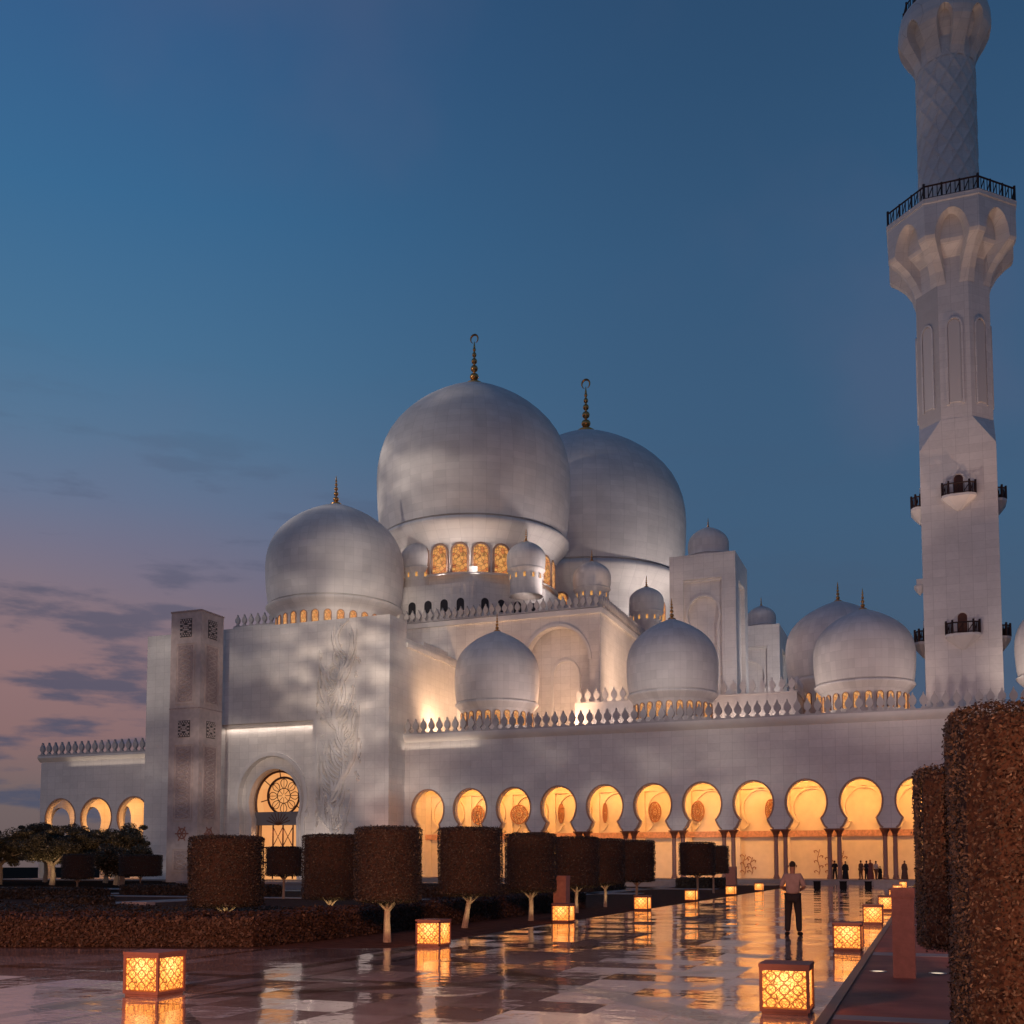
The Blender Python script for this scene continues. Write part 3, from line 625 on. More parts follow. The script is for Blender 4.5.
# reliefs: tall panels of curling leaves on both sides of the door
def relief(x0, x1, z0, z1, seed, parent):
    rnd = random.Random(seed); mb = MB(); W = x1-x0
    for st in range(2):
        ph = rnd.uniform(0, 6); pts = []
        for k in range(40):
            t = k/39; pts.append((x0 + W*(.35+.3*st + .16*math.sin(ph+t*9)), 0, z0 + (z1-z0)*t*(.97 if st else .86)))
        mb.tube(pts, [.12*(1-.6*k/39) for k in range(40)], 6)
    n = 110
    for k in range(n):
        t = (k+.5)/n; z = z0 + (z1-z0)*t; side = 1 if k % 2 else -1
        if t > .72 and rnd.random() < (t-.72)*2.6: continue
        cx = x0 + W*(.5 + .30*math.sin(t*11+seed)*(1-.3*t)); ln = W*rnd.uniform(.45, .85); bend = rnd.uniform(.5, 1.5); up = rnd.uniform(.25, 1.0)
        pts = []; rad = []
        for j in range(9):
            q = j/8; aa = up + bend*q*q*(1 if rnd.random() < 2 else 0)
            pts.append((cx + side*ln*q*math.cos(up*.6 + bend*q*.9), -.02, z + ln*1.1*math.sin(up*.6 + bend*q)*q + .0)); rad.append(0.03 + .20*math.sin(PI*min(1, q*.9+.06))**1.2)
        mb.tube(pts, rad, 6)
        if rnd.random() < .4:
            cxx = cx + side*ln*.7; r0 = rnd.uniform(.25, .5)
            mb.tube([(cxx + r0*(1-j/14)*math.cos(j*.55), -.02, z + r0*(1-j/14)*math.sin(j*.55)) for j in range(13)], [.10*(1-j/16) for j in range(13)], 5)
    xm = (x0+x1)/2; mb.v = [(xm + 3.0*math.tanh((x-xm)/2.7), y*1.6, zz) for x, y, zz in mb.v]
    o = mb.build('relief_panel', M['white'], parent); o.location = (0, PY-.01, 0); return o
relief(-61.4, -56.3, 4.3, 25.5, 3, PO); relief(-79.8, -74.6, 4.3, 25.5, 8, PO)
m_ = MB(); merlons(m_, (-84.3, 117.8), (-74, 117.8), 33.0, 1.0, .95); 
b = MB(); b.box(-84.4, -60, 117.6, 120, 26.5, 32.9); b.build('roof_wall', M['white'], PO); m_.build('parapet', M['parapet'], PO, smooth=False)
dome(PO, -67.43, 114.7, 33.24, 8.45, 6.2, 30, 0, 4.3, glass='drumglass', win=(.36, 1.7, -1.75), hs=1.037, fs=.62)

# ================================================================== CARVED PYLON
PY_ = thing('carved_pylon', 'slender square pylon with carved panels standing left of the portal doorway', 'pylon', (-70.25, 91.8, 0))
HW = 1.86
b = MB(); b.box(-HW, HW, -HW, HW, 0, 27.6); b.build('shaft', M['pylon'], PY_)
b = MB(); b.box(-HW-.06, HW+.06, -HW-.06, HW+.06, 27.6, 27.75); b.build('cap', M['pylon_panel'], PY_)
b = MB(); b.box(-HW-.03, HW+.03, -HW-.03, HW+.03, 17.6, 17.72); b.build('string_course', M['pylon_panel'], PY_)
for rz in (0, PI/2, PI, -PI/2):
    def face(name, mb, m):
        o = mb.build(name, m, PY_, smooth=False); o.rotation_euler = (0, 0, rz); return o
    for z0, z1 in ((25.0, 26.9), (14.7, 16.4)):
        b = MB(); b.box(-.72, .72, -HW-.05, -HW+.01, z0, z1, 0)
        for k in range(9):
            for j in range(9):
                kk = abs(k-4); jj = abs(j-4)
                if (kk, jj) not in ((0,0),(0,1),(1,0),(2,2),(2,1),(1,3),(3,3),(4,0),(0,4),(4,2),(2,4),(3,0),(4,4),(1,1),(3,2)): continue
                x = -.60+.15*k; z = z0+.14+(z1-z0-.28)*j/8; b.box(x-.07, x+.07, -HW-.10, -HW-.05, z-.07, z+.07, 1)
        face('pierced_screen', b, [M['pylon_dark'], M['pylon']])
    for z0, z1 in ((18.1, 24.4), (6.2, 14.0), (1.0, 3.4)):
        b = MB()
        for x0, x1, a0, a1 in ((-1.15,1.15,z0,z0+.1),(-1.15,1.15,z1-.1,z1),(-1.15,-1.05,z0+.1,z1-.1),(1.05,1.15,z0+.1,z1-.1)): b.box(x0, x1, -HW-.07, -HW+.01, a0, a1, 0)
        b.box(-.9, .9, -HW-.03, -HW+.01, z0+.25, z1-.25, 1)
        n = int((z1-z0)/.55)
        for k in range(n):
            zc = z0+.5+k*.55
            if zc > z1-.4: break
            b.tube([(-.6*math.sin(PI*j/8)*(1 if k % 2 else -1), -HW-.05, zc-.25+.5*j/8) for j in range(9)], .05, 4, 0)
            b.tube([(.6*math.sin(PI*j/8)*(1 if k % 2 else -1), -HW-.05, zc-.25+.5*j/8) for j in range(9)], .05, 4, 0)
        face('carved_panel', b, [M['pylon'], M['pylon_panel']])
    b = MB()
    b.tube([(.5*math.cos(2*PI*k/16), -HW-.03, 4.9+.5*math.sin(2*PI*k/16)) for k in range(17)], .07, 4)
    for k in range(6): b.tube([(0,-HW-.03,4.9), (.8*math.cos(PI*k/3),-HW-.03,4.9+.8*math.sin(PI*k/3))], .07, 4)
    face('star_motif', b, M['stone_red'])

# ================================================================== PRAYER HALL
PH = thing('prayer_hall', 'high prayer hall behind the arcade carrying two huge white domes with gilt crescents', 'mosque')
HX, HY, HT = -34.7, 118.86, 31.6
b = MB()
# front wall with tall niches
rec = [(-35.8,17.0)]
def hall_front(mb):
    pts = [(-60, 2)]
    for cx, hw in ((-40.0, 3.9),):
        a = round_arch(cx, hw, 25.6, 18, 1.05)
        pts += [(cx-hw, 2)] + a + [(cx+hw, 2)]
    pts += [(HX, 2), (HX, HT), (-60, HT)]
    mb.xz(pts, HY, HY+1.2)
hall_front(b); b.box(-84, HX-1.2, HY+1.6, HY+12, 0, HT-.02); b.box(-60, HX-1.2, HY+1.2, HY+1.6, 29.9, HT-.01); b.box(HX-1.2, HX, HY+1.2, 150, 2, HT); b.box(-80, HX-1.2, HY+12.1, 152, 2, HT-.04)
b.build('wall', M['white'], PH)
b = MB(); b.box(-60, HX+.3, HY-.3, HY-.001, HT-.7, HT-.1); b.box(HX, HX+.3, HY, 150, HT-.7, HT-.1)
for cx, hw in ((-40.0, 3.9),): band_along(b, round_arch(cx, hw, 25.6, 18, 1.05), .35, HY-.12, HY+.1)
b.build('cornice', M['trim'], PH)
for cx in (-40.0,):   # tall inner niches
    b = MB()
    pts = [(cx-1.5, 17)] + round_arch(cx+.6, 1.5, 24, 10, 1.2) + [(cx+1.5, 17)]
    band_along(b, [(cx-.9, 15)] + round_arch(cx+.6, 1.5, 24, 10, 1.2) + [(cx+2.1, 15)], .3, HY+1.42, HY+1.6)
    b.build('niche_moulding', M['trim'], PH)
m_ = MB(); merlons(m_, (-60, HY-.05), (HX, HY-.05), HT+.1, .80, .92); merlons(m_, (HX+.05, HY), (HX+.05, 148), HT+.1, .80, .92)
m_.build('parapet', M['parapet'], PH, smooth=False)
# roof building between the arcade and the hall, with its own crest
b = MB(); b.box(-36.9, -12.4, 116, 150, 2, 19.95); b.build('roof_block', M['trim'], PH)
m_ = MB(); merlons(m_, (-36.9, 116.1), (-12.4, 116.1), 20.05, 1.0, 1.0); merlons(m_, (-12.5, 116.1), (-12.5, 130), 20.05, 1.0, 1.0); m_.build('parapet', M['trim'], PH, smooth=False)
# dome platform with small arches
BX, BY = -56.2, 132.0
b = MB(); oc = [(BX+12.9*math.cos(PI/8+PI/4*k), BY+12.9*math.sin(PI/8+PI/4*k)) for k in range(8)]
b.prism(oc, HT-.1, 36.6); oc2 = [(BX+11.2*math.cos(PI/8+PI/4*k), BY+11.2*math.sin(PI/8+PI/4*k)) for k in range(8)]; b.prism(oc2, 36.6, 38.9)
plat = b.build('dome_platform', M['white'], PH, smooth=False)
wm = MB(); wm.xz(([(-.5,0)] + round_arch(0, .5, 1.1, 8) + [(.5,0)])[::-1], -.04, .1)
w0 = wm.build('window', mat('dark_opening', (.03, .028, .035), .7), plat)
first = True
for k in range(8):
    a = PI/4*k; ap = 12.9*math.cos(PI/8)
    for s_ in (-3.3, -1.1, 1.1, 3.3):
        o = w0 if first else w0.copy()
        if not first: C.objects.link(o); o.parent = plat
        first = False
        o.location = (BX + ap*math.cos(a) - s_*math.sin(a), BY + ap*math.sin(a) + s_*math.cos(a), 33.0); o.rotation_euler = (0, 0, a+PI/2)
dome(PH, BX, BY, 45.24, 13.1, 7.4, 26, 0, 7.2, glass='stained', crescent=True, win=(.92, 3.5, -3.45), hs=1.119, seg=96, fs=.84)
dome(PH, -51.6, 169, 48.45, 16.4, 10.5, 14, 0, 9.2, glass='stained', crescent=True, win=(1.05, 4.2, -5.0), hs=1.045, seg=96)
b = MB(); b.prism([(-51.6+17*math.cos(PI/8+PI/4*k), 169+17*math.sin(PI/8+PI/4*k)) for k in range(8)], 25, 38.2); b.prism([(-75,150.2),(-32,150.2),(-32,190),(-75,190)], 2, 31.4); b.build('dome_platform', M['white'], PH, smooth=False)
# little turret domes
for x, y, z, r in ((-59.7, 122.6, 39.4, 2.45), (-45.2, 122.6, 38.0, 2.4), (-40.2, 134, 37.9, 2.5), (-35.6, 145, 36.9, 2.4), (-67.0, 127, 39.4, 2.4)):
    d = dome(PH, x, y, z, r, 3.4 if z > 37.95 else 6.0, 12, 0, 1.9, glass='stained', win=(.16, .6, -.75), hs=.98, name='turret', seg=36, rimmed=False)
# two square towers with caps
def tower(x0, x1, y0, y1, z1, cx, cy, r):
    cm = (x0+x1)/2; w_ = x1-x0; b = MB()
    ra = arch_pts(cm, w_*.24, z1-7.2, w_*.28, z1-8.4, 12, hws=w_*.24)
    b.xz([(x0,12),(cm-w_*.29,12),(cm-w_*.29,z1-3),(cm+w_*.29,z1-3),(cm+w_*.29,12),(x1,12),(x1,z1),(x0,z1)], y0, y0+.5)
    b.xz([(cm-w_*.29,12)] + ra + [(cm+w_*.29,12),(cm+w_*.29,z1-3),(cm-w_*.29,z1-3)], y0+.5, y0+1.0)
    b.box(x0, x1-.5, y0+1.0, y1, 12, z1-.01)
    my = (y0+y1)/2; d_ = y1-y0
    b.yz([(y0+.5,12),(my-d_*.26,12),(my-d_*.26,z1-3),(my+d_*.26,z1-3),(my+d_*.26,12),(y1,12),(y1,z1),(y0+.5,z1)], x1-.5, x1)
    b.box(x0-.0, x0+.5, y0+.5, y0+1, 12, z1); b.box(x0+.5, x1-.5, y0+.5, y0+1.0, z1-3, z1-.02)
    t = b.build('tower', M['white'], PH)
    b = MB(); band_along(b, ra, .22, y0+.38, y0+.52); b.box(cm-w_*.29, cm+w_*.29, y0+.2, y0+.49, z1-3.25, z1-3.02)
    b.build('arch_moulding', M['trim'], t)
    dd = MB(); dd.lathe([(.93*r,-.9),(.93*r,0),(1.0*r,.05)] + [(q*r, zz*r*1.0) for q, zz in DPROF[1:]], n=40)
    o = dd.build('cap_dome', M['dome'], t, ang=60, loc=(cx, cy, z1+.8)); f_ = finial_mesh(1.5); f_.parent = t; f_.location = (cx, cy, z1+.8+r*1.48)
tower(-28.1, -20.24, 126, 135, 38.7, -24.2, 130.5, 2.5)
tower(-26.5, -18.2, 150, 160, 34.9, -21.3, 155, 2.05)

# courtyard dome behind
CD = thing('courtyard_dome', 'shaded white dome rising behind the rightmost arcade dome', 'dome', (-8.8, 126, 0))
b = MB(); b.box(-8, 8, -7, 7, 2, 17.2); b.build('roof_base', M['trim'], CD, smooth=False)
dome(CD, 0.05, 0, 22.55, 5.9, 5.4, 24, 0, 2.7, win=(.3, 1.3, -1.9), hs=1.02, seg=56)

# ================================================================== MINARET
MI = thing('minaret', 'towering white minaret, square below, octagonal then round above, with railed balconies', 'minaret', (3.72, 114.6, 0))
A = 3.45; T8 = math.tan(PI/8)
def octa(ap): r = ap/math.cos(PI/8); return [(r*math.cos(PI/8+PI/4*k), r*math.sin(PI/8+PI/4*k)) for k in range(8)]
b = MB(); z1 = 42.3
b.box(-A, A, -A, A, 2, z1)
# chamfered shoulders from square to octagon
sq = []
o8 = octa(3.42); zt = 45.2
base8 = [(A,-A*.999),(A,A*.999),(A*.999,A),(-A*.999,A),(-A,A*.999),(-A,-A*.999),(-A*.999,-A),(A*.999,-A)]
top8 = [o8[7], o8[0], o8[1], o8[2], o8[3], o8[4], o8[5], o8[6]]
b.add([(x,y,z1) for x,y in base8] + [(x,y,zt) for x,y in top8], [(i,(i+1)%8,(i+1)%8+8,i+8) for i in range(8)] + [tuple(range(8,16))])
b.build('square_shaft', M['white'], MI, ang=20)
b = MB(); b.prism(octa(3.40), zt, 61.5)
sh = b.build('octagonal_shaft', M['white'], MI, smooth=False)
for k in range(8):    # long blind slots on each face
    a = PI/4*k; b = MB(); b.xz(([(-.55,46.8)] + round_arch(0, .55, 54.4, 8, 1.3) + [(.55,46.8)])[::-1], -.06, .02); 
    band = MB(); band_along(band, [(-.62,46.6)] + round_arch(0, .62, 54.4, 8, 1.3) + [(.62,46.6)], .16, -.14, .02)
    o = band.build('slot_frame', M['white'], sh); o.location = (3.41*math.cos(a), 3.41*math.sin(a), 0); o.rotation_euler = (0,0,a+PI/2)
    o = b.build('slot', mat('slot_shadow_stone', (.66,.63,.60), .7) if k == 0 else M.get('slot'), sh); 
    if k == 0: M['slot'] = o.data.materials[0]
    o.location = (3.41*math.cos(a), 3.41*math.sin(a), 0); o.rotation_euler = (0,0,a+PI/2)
# flared galleries pierced by niches; circ=True gives the round one above
def gallery(name, prof, z_arch0, z_archtop, hwmax, circ, r_in, parent, sides=8, dep=1.0):
    """prof: (z, apothem). panel rows follow the profile; the niche is left open"""
    mb = MB(); zs = []
    for i in range(len(prof)-1):
        n = 12
        for j in range(n): t = j/n; zs.append((prof[i][0]*(1-t)+prof[i+1][0]*t, prof[i][1]*(1-t)+prof[i+1][1]*t))
    zs.append(prof[-1])
    for ze in (z_arch0, z_archtop):
        if not any(abs(z-ze) < 1e-4 for z, _ in zs): zs.append((ze, float(np.interp(ze, [p[0] for p in prof], [p[1] for p in prof]))))
    zs.sort()
    def hw(z):
        if z < z_arch0-1e-4 or z >= z_archtop: return 0.0
        q = (z-z_arch0)/(z_archtop-z_arch0)
        return hwmax*(.70 + .30*min(1, q/.45)) if q < .55 else hwmax*math.sqrt(max(0, 1-((q-.55)/.45)**2))
    def P(k, u, z, ap):
        c = 2*PI*k/sides
        if circ: a = c + u*PI/sides; return (ap*math.cos(a), ap*math.sin(a), z)
        l = u*ap*math.tan(PI/sides); return (ap*math.cos(c)-l*math.sin(c), ap*math.sin(c)+l*math.cos(c), z)
    nu = 4
    for k in range(sides):
        for s_ in (-1, 1):
            vs = []
            for z, ap in zs:
                h = hw(z)
                for j in range(nu+1): vs.append(P(k, s_*(h+(1-h)*j/nu), z, ap))
            m = nu+1; fs = [(i*m+j, i*m+j+1, (i+1)*m+j+1, (i+1)*m+j) for i in range(len(zs)-1) for j in range(nu)]
            mb.add(vs, fs)
            # reveal of the niche
            vs = []; rows = [(z, ap) for z, ap in zs if z_arch0-1e-4 <= z <= z_archtop+1e-4]
            for z, ap in rows:
                vs.append(P(k, s_*hw(z), z, ap)); vs.append(P(k, s_*hw(z)*.86, z, max(r_in, ap-dep)))
            mb.add(vs, [(i*2, i*2+1, i*2+3, i*2+2) for i in range(len(rows)-1)])
        vs = []
        for z, ap in rows:
            for j in range(5): vs.append(P(k, (-1+j*.5)*hw(z)*.86, z, max(r_in, ap-dep)))
        mb.add(vs, [(i*5+j, i*5+j+1, i*5+j+6, i*5+j+5) for i in range(len(rows)-1) for j in range(4)])
    return mb.build(name, M['white'], parent, ang=25 if not circ else 40)
zt0 = 66.3
b = [(58.8,3.42),(60.0,3.75),(61.1,4.35),(62.0,5.15),(62.5,5.75),(62.8,5.9),(65.9,5.9),(66.0,6.0),(66.3,6.0)]
gal = gallery('lower_gallery', b, 58.8, 65.2, .64, False, 3.42, MI, dep=1.25)
b = MB(); b.prism(octa(6.02), zt0, zt0+.12); b.prism(octa(3.3), 61.5, zt0+.3); b.build('deck', M['trim'], gal, smooth=False)
def railing(pts, z, h, parent, closed=True, n_per=5, r=.05):
    mb = MB(); n = len(pts)
    rng = range(n if closed else n-1)
    for i in rng:
        a = Vector(pts[i]); c = Vector(pts[(i+1) % n])
        for zz, rr in ((z+h, r*1.5), (z+.12, r)): mb.tube([(a.x,a.y,zz),(c.x,c.y,zz)], rr, 5)
        mb.tube([(a.x,a.y,z),(a.x,a.y,z+h+.25)], r*2.2, 6)
        for j in range(1, n_per*4):
            p = a.lerp(c, j/(n_per*4)); big = j % 4 == 0
            mb.tube([(p.x,p.y,z),(p.x,p.y,z+h+(.12 if big else 0))], r*(1.6 if big else .7), 4)
            if j % 2 == 1:
                q = a.lerp(c, (j+1)/(n_per*4)); mb.tube([(p.x,p.y,z+.2),(q.x,q.y,z+h-.15)], r*.8, 4)
    if not closed: e = pts[-1]; mb.tube([(e[0],e[1],z),(e[0],e[1],z+h+.25)], r*2.2, 6)
    return mb.build('railing', M['rail'], parent)
railing(octa(5.85), zt0+.1, 1.35, gal, n_per=3, r=.06)
# round shaft with raised diamond lattice
b = MB(); nz_, na = 210, 128; vs = []
for i in range(nz_+1):
    z = zt0 + (83.6-zt0)*i/nz_
    for j in range(na):
        a = 2*PI*j/na
        u = a*12/(2*PI); v = z/1.25
        l1 = abs(((u+v/2) % 1)-.5); l2 = abs(((u-v/2) % 1)-.5)
        ridge = max(0, 1-min(l1, l2)/.13)
        r = 2.78 + .15*ridge
        vs.append((r*math.cos(a), r*math.sin(a), z))
b.add(vs, [(i*na+j, i*na+(j+1)%na, (i+1)*na+(j+1)%na, (i+1)*na+j) for i in range(nz_) for j in range(na)])
b.build('round_shaft', M['white'], MI, ang=80)
pf = [(82.9,2.84),(83.7,3.05),(84.6,3.5),(85.4,4.0),(86.1,4.34),(86.9,4.48),(88.0,4.42),(89.0,4.2)]
gu = gallery('upper_gallery', pf, 82.9, 87.2, .50, True, 2.84, MI, dep=.9)
b = MB(); b.lathe([(0.01,89.0),(4.03,89.0),(4.06,89.2),(0.01,89.2)], n=48); b.lathe([(2.75,81),(2.75,90)], n=40); b.build('deck', M['trim'], gu)
railing([(3.85*math.cos(2*PI*k/16), 3.85*math.sin(2*PI*k/16)) for k in range(16)], 89.1, 1.2, gu, n_per=1, r=.05)
# lantern storey and gilt cap above the picture
b = MB(); b.lathe([(2.3,89.2),(2.3,93),(2.9,94),(2.9,94.5),(2.2,94.6)], n=32); b.build('lantern_storey', M['white'], MI)
b = MB(); b.lathe([(2.2*q, 94.6+zz*2.4) for q, zz in DPROF], n=32); b.build('cap_dome', M['gold'], MI); f_ = finial_mesh(6, True); f_.parent = MI; f_.location = (0,0,98.2)
# small balconies on the four sides at two heights, each with corbel, railing and door
def balcony(z, rz, w=1.55, dep=.95):
    B = bpy.data.objects.new('balcony', None)
    mb = MB(); poly = [(-w, 0), (-w, -dep*.55), (-w*.62, -dep), (w*.62, -dep), (w, -dep*.55), (w, 0)]
    mb.prism(poly, -.02, .22)
    # tapered corbel
    n = len(poly); low = [(x*.12, y*.1) for x, y in poly]
    mid = [(x*.62, y*.6) for x, y in poly]
    vs = [(x,y,-.02) for x,y in poly] + [(x,y,-.6) for x,y in mid] + [(x,y,-1.25) for x,y in low]
    mb.add(vs, [(i,i+1,n+i+1,n+i) for i in range(n-1)] + [(n+i,n+i+1,2*n+i+1,2*n+i) for i in range(n-1)])
    o = mb.build('balcony', M['trim'], MI, ang=25)
    o.rotation_euler = (0, 0, rz); o.location = (A*math.sin(rz), -A*math.cos(rz), z)
    r_ = railing([(-w+.06, -.02), (-w+.06, -dep*.52), (-w*.6, -dep+.07), (w*.6, -dep+.07), (w-.06, -dep*.52), (w-.06, -.02)], .2, 1.05, o, closed=False, n_per=1, r=.05)
    dm = MB(); dm.xz(([(-.42,.2)] + round_arch(0, .42, 1.9, 8) + [(.42,.2)])[::-1], -.03, .05); dm.build('doorway', M['grille'], o)
    dm = MB(); band_along(dm, [(-.5,.2)] + round_arch(0, .5, 1.9, 8) + [(.5,.2)], .16, -.08, .02); dm.build('door_frame', M['trim'], o)
for z in (37.2, 23.6):
    for rz in (0, PI/2, PI, -PI/2): balcony(z, rz)
b = MB(); b.lathe([(.05,-.7),(.45,-.2),(.55,0),(.55,.25),(.4,.35)], n=12); b.box(-.3,.3,-.3,.3,.35,.9)
o = b.build('lamp_bracket', M['trim'], MI); o.location = (-A-.3, -1.2, 29.2)

# ================================================================== FOLIAGE
def leaves(pts, nrm, size, mat_, name, parent=None, core=None, jitter=.9):
    """many separate leaf quads; pts and nrm are (n,3) arrays"""
    n = len(pts); rs = np.random.RandomState(n)
    d = nrm + rs.normal(0, jitter*.6, (n, 3)); d /= np.linalg.norm(d, axis=1)[:, None]
    t = np.cross(d, rs.normal(0, 1, (n, 3))); t /= np.linalg.norm(t, axis=1)[:, None]; s = np.cross(d, t)
    sz = size*rs.uniform(.6, 1.35, (n, 1)); L_ = t*sz; W_ = s*sz*.48
    v = np.stack([pts-L_, pts+W_+d*sz*.12, pts+L_, pts-W_+d*sz*.12], 1).reshape(-1, 3)
    me = bpy.data.meshes.new(name); ncv = 0; vs = v; 
    nf = n; me.vertices.add(len(v)); me.vertices.foreach_set('co', v.ravel())
    me.loops.add(4*nf); me.loops.foreach_set('vertex_index', np.arange(4*nf, dtype=np.int32))
    me.polygons.add(nf); me.polygons.foreach_set('loop_start', np.arange(0, 4*nf, 4, dtype=np.int32)); me.polygons.foreach_set('loop_total', np.full(nf, 4, dtype=np.int32))
    me.update(calc_edges=True); me.materials.append(mat_)
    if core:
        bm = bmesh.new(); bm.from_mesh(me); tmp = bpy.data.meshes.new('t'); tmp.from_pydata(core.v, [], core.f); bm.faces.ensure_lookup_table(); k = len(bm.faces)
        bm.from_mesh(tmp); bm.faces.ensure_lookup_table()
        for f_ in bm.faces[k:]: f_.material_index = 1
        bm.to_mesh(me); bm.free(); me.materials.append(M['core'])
    o = bpy.data.objects.new(name, me); C.objects.link(o)
    if parent: o.parent = parent
    return o
def sqf(a, sq): return 1.0 if not sq else (np.abs(np.cos(a))**sq + np.abs(np.sin(a))**sq)**(-1/sq)
def drum_points(r, z0, z1, n, rs, sq=0):
    """points on a clipped drum with softly rounded edges"""
    side = 2*PI*r*(z1-z0); cap = PI*r*r; tot = side + 2*cap; out_p = []; out_n = []
    ns = int(n*side/tot); a = rs.uniform(0, 2*PI, ns); z = rs.uniform(z0, z1, ns)
    e = np.minimum(z-z0, z1-z); rr = r - .05*np.clip(1-e/.06, 0, 1)**2 + rs.normal(0, .010, ns) + .008*np.sin(a*5+z*4)
    rr -= np.abs(rs.normal(0, .03, ns))*(rs.uniform(0, 1, ns) < .4)
    rr = rr*sqf(a, sq)
    out_p.append(np.stack([rr*np.cos(a), rr*np.sin(a), z], 1)); out_n.append(np.stack([np.cos(a), np.sin(a), .25*np.ones(ns)], 1))
    for zz, s_ in ((z1, 1), (z0, -1)):
        nc = int(n*cap/tot); a = rs.uniform(0, 2*PI, nc); q = r*np.sqrt(rs.uniform(0, 1, nc))*sqf(a, sq)
        out_p.append(np.stack([q*np.cos(a), q*np.sin(a), zz + rs.normal(0, .02, nc) - s_*.05*(q/r/sqf(a, sq))**8], 1)); out_n.append(np.stack([0*a, 0*a, s_*np.ones(nc)], 1))
    return np.concatenate(out_p), np.concatenate(out_n)
def topiary(name, label, loc, r, z0, z1, n, size, group, cat='clipped tree', trunk=.055, lean=0.0, sq=0):
    t = thing(name, label, cat, loc, random.uniform(0, 6) if lean == 0 and not sq else 0, group)
    rs = np.random.RandomState(int(abs(loc[0]*13+loc[1]*7)) + n % 97)
    p, q = drum_points(r, z0, z1, n, rs, sq); core = MB(); core.lathe([(.01, z0+.05), (r-.10, z0+.05), (r-.055, z0+.13), (r-.055, z1-.13), (r-.10, z1-.055), (.01, z1-.055)], n=32)
    if sq: core.v = [(x*float(sqf(math.atan2(y, x), sq)), y*float(sqf(math.atan2(y, x), sq)), z) for x, y, z in core.v]
    leaves(p, q, size, M['leaf'], 'foliage', t, core)
    mb = MB(); mb.tube([(lean,0,-.02), (lean*.6+.01,.01,z0*.5), (0,0,z0), (0,0,z0+.5)], [trunk*1.35, trunk, trunk*.95, trunk*.6], 8)
    for k in range(4):
        a = k*1.6+.4; mb.tube([(0,0,z0-.22), (.22*math.cos(a), .22*math.sin(a), z0-.02), (.5*math.cos(a), .5*math.sin(a), z0+.16)], [trunk*.6, trunk*.4, .012], 6)
    mb.build('trunk', M['bark'], t); return t
TG = 'clipped drum trees beside the walkway'
T = [(-11.0,21.1,.73,.88,2.48,9000,.030,'clipped drum tree with bare white trunk, left of the second lantern'),
 (-11.45,26.7,.86,.88,2.66,8000,.034,'broad clipped drum tree with a slanting forked trunk behind second lantern'),
 (-11.25,30.9,.78,.88,2.62,6500,.036,'clipped drum tree just left of the far reddish stone post'),
 (-11.6,36.6,.80,.92,2.66,4500,.042,'clipped drum tree directly behind the reddish stone post'),
 (-12.2,42.3,.80,.92,2.72,3500,.046,'middle clipped tree of the close trio beyond the reddish post'),
 (-12.5,48.6,.84,.95,2.8,3000,.05,'right end clipped tree of the close trio beyond the reddish post'),
 (-10.9,54.6,.92,1.2,2.82,2600,.05,'clipped tree alone against the bright arcade arches'),
 (-12.2,66.0,.95,1.2,2.85,1800,.06,'smallest farthest clipped tree of the walkway row, beside distant stone post'),
 (-15.35,21.3,.86,.72,2.33,9000,.032,'clipped drum tree in front of carved pylon with a forked trunk'),
 (-15.85,26.9,.80,.72,2.52,7000,.034,'dark clipped drum tree left of the tallest near one, below relief panel'),
 (-16.7,32.6,.80,.85,2.6,5000,.04,'dark clipped tree mostly hidden between two near drum trees'),
 (-30.4,47.0,.92,1.15,2.6,2600,.05,'dark clipped tree low in front of the portal doorway'),
 (-34.6,46.2,.85,1.1,2.55,2200,.05,'clipped tree edge peeping out left of the pylon tree'),
 (-48.6,52.4,.95,.85,2.35,2600,.05,'small dark clipped tree on white trunk before the left wing arches'),
 (-50.9,60.8,1.45,.95,2.4,3400,.055,'wide dark clipped tree below the third left wing arch')]
T = [(x, y, r, z0, z1, int(n*1.9), s_*.72, lab) for x, y, r, z0, z1, n, s_, lab in T]
for i, (x, y, r, z0, z1, n, s_, lab) in enumerate(T):
    topiary('topiary_tree', lab, (x, y, 0), r, z0, z1, n, s_, TG, lean=(-.16 if i == 1 else (-.08 if i == 8 else 0)), trunk=.07 if i < 3 else .06)
topiary('topiary_tree', 'huge near clipped tree filling the lower right corner of the picture', (.975, 6.62, .03), .85, .48, 2.435, 115000, .0115, 'clipped square trees right of the kerb', trunk=.07, sq=9)
topiary('topiary_tree', 'tall clipped tree half hidden behind the huge near right one', (.76, 11.3, .03), .85, .86, 2.53, 46000, .0165, 'clipped square trees right of the kerb', trunk=.07, sq=9)

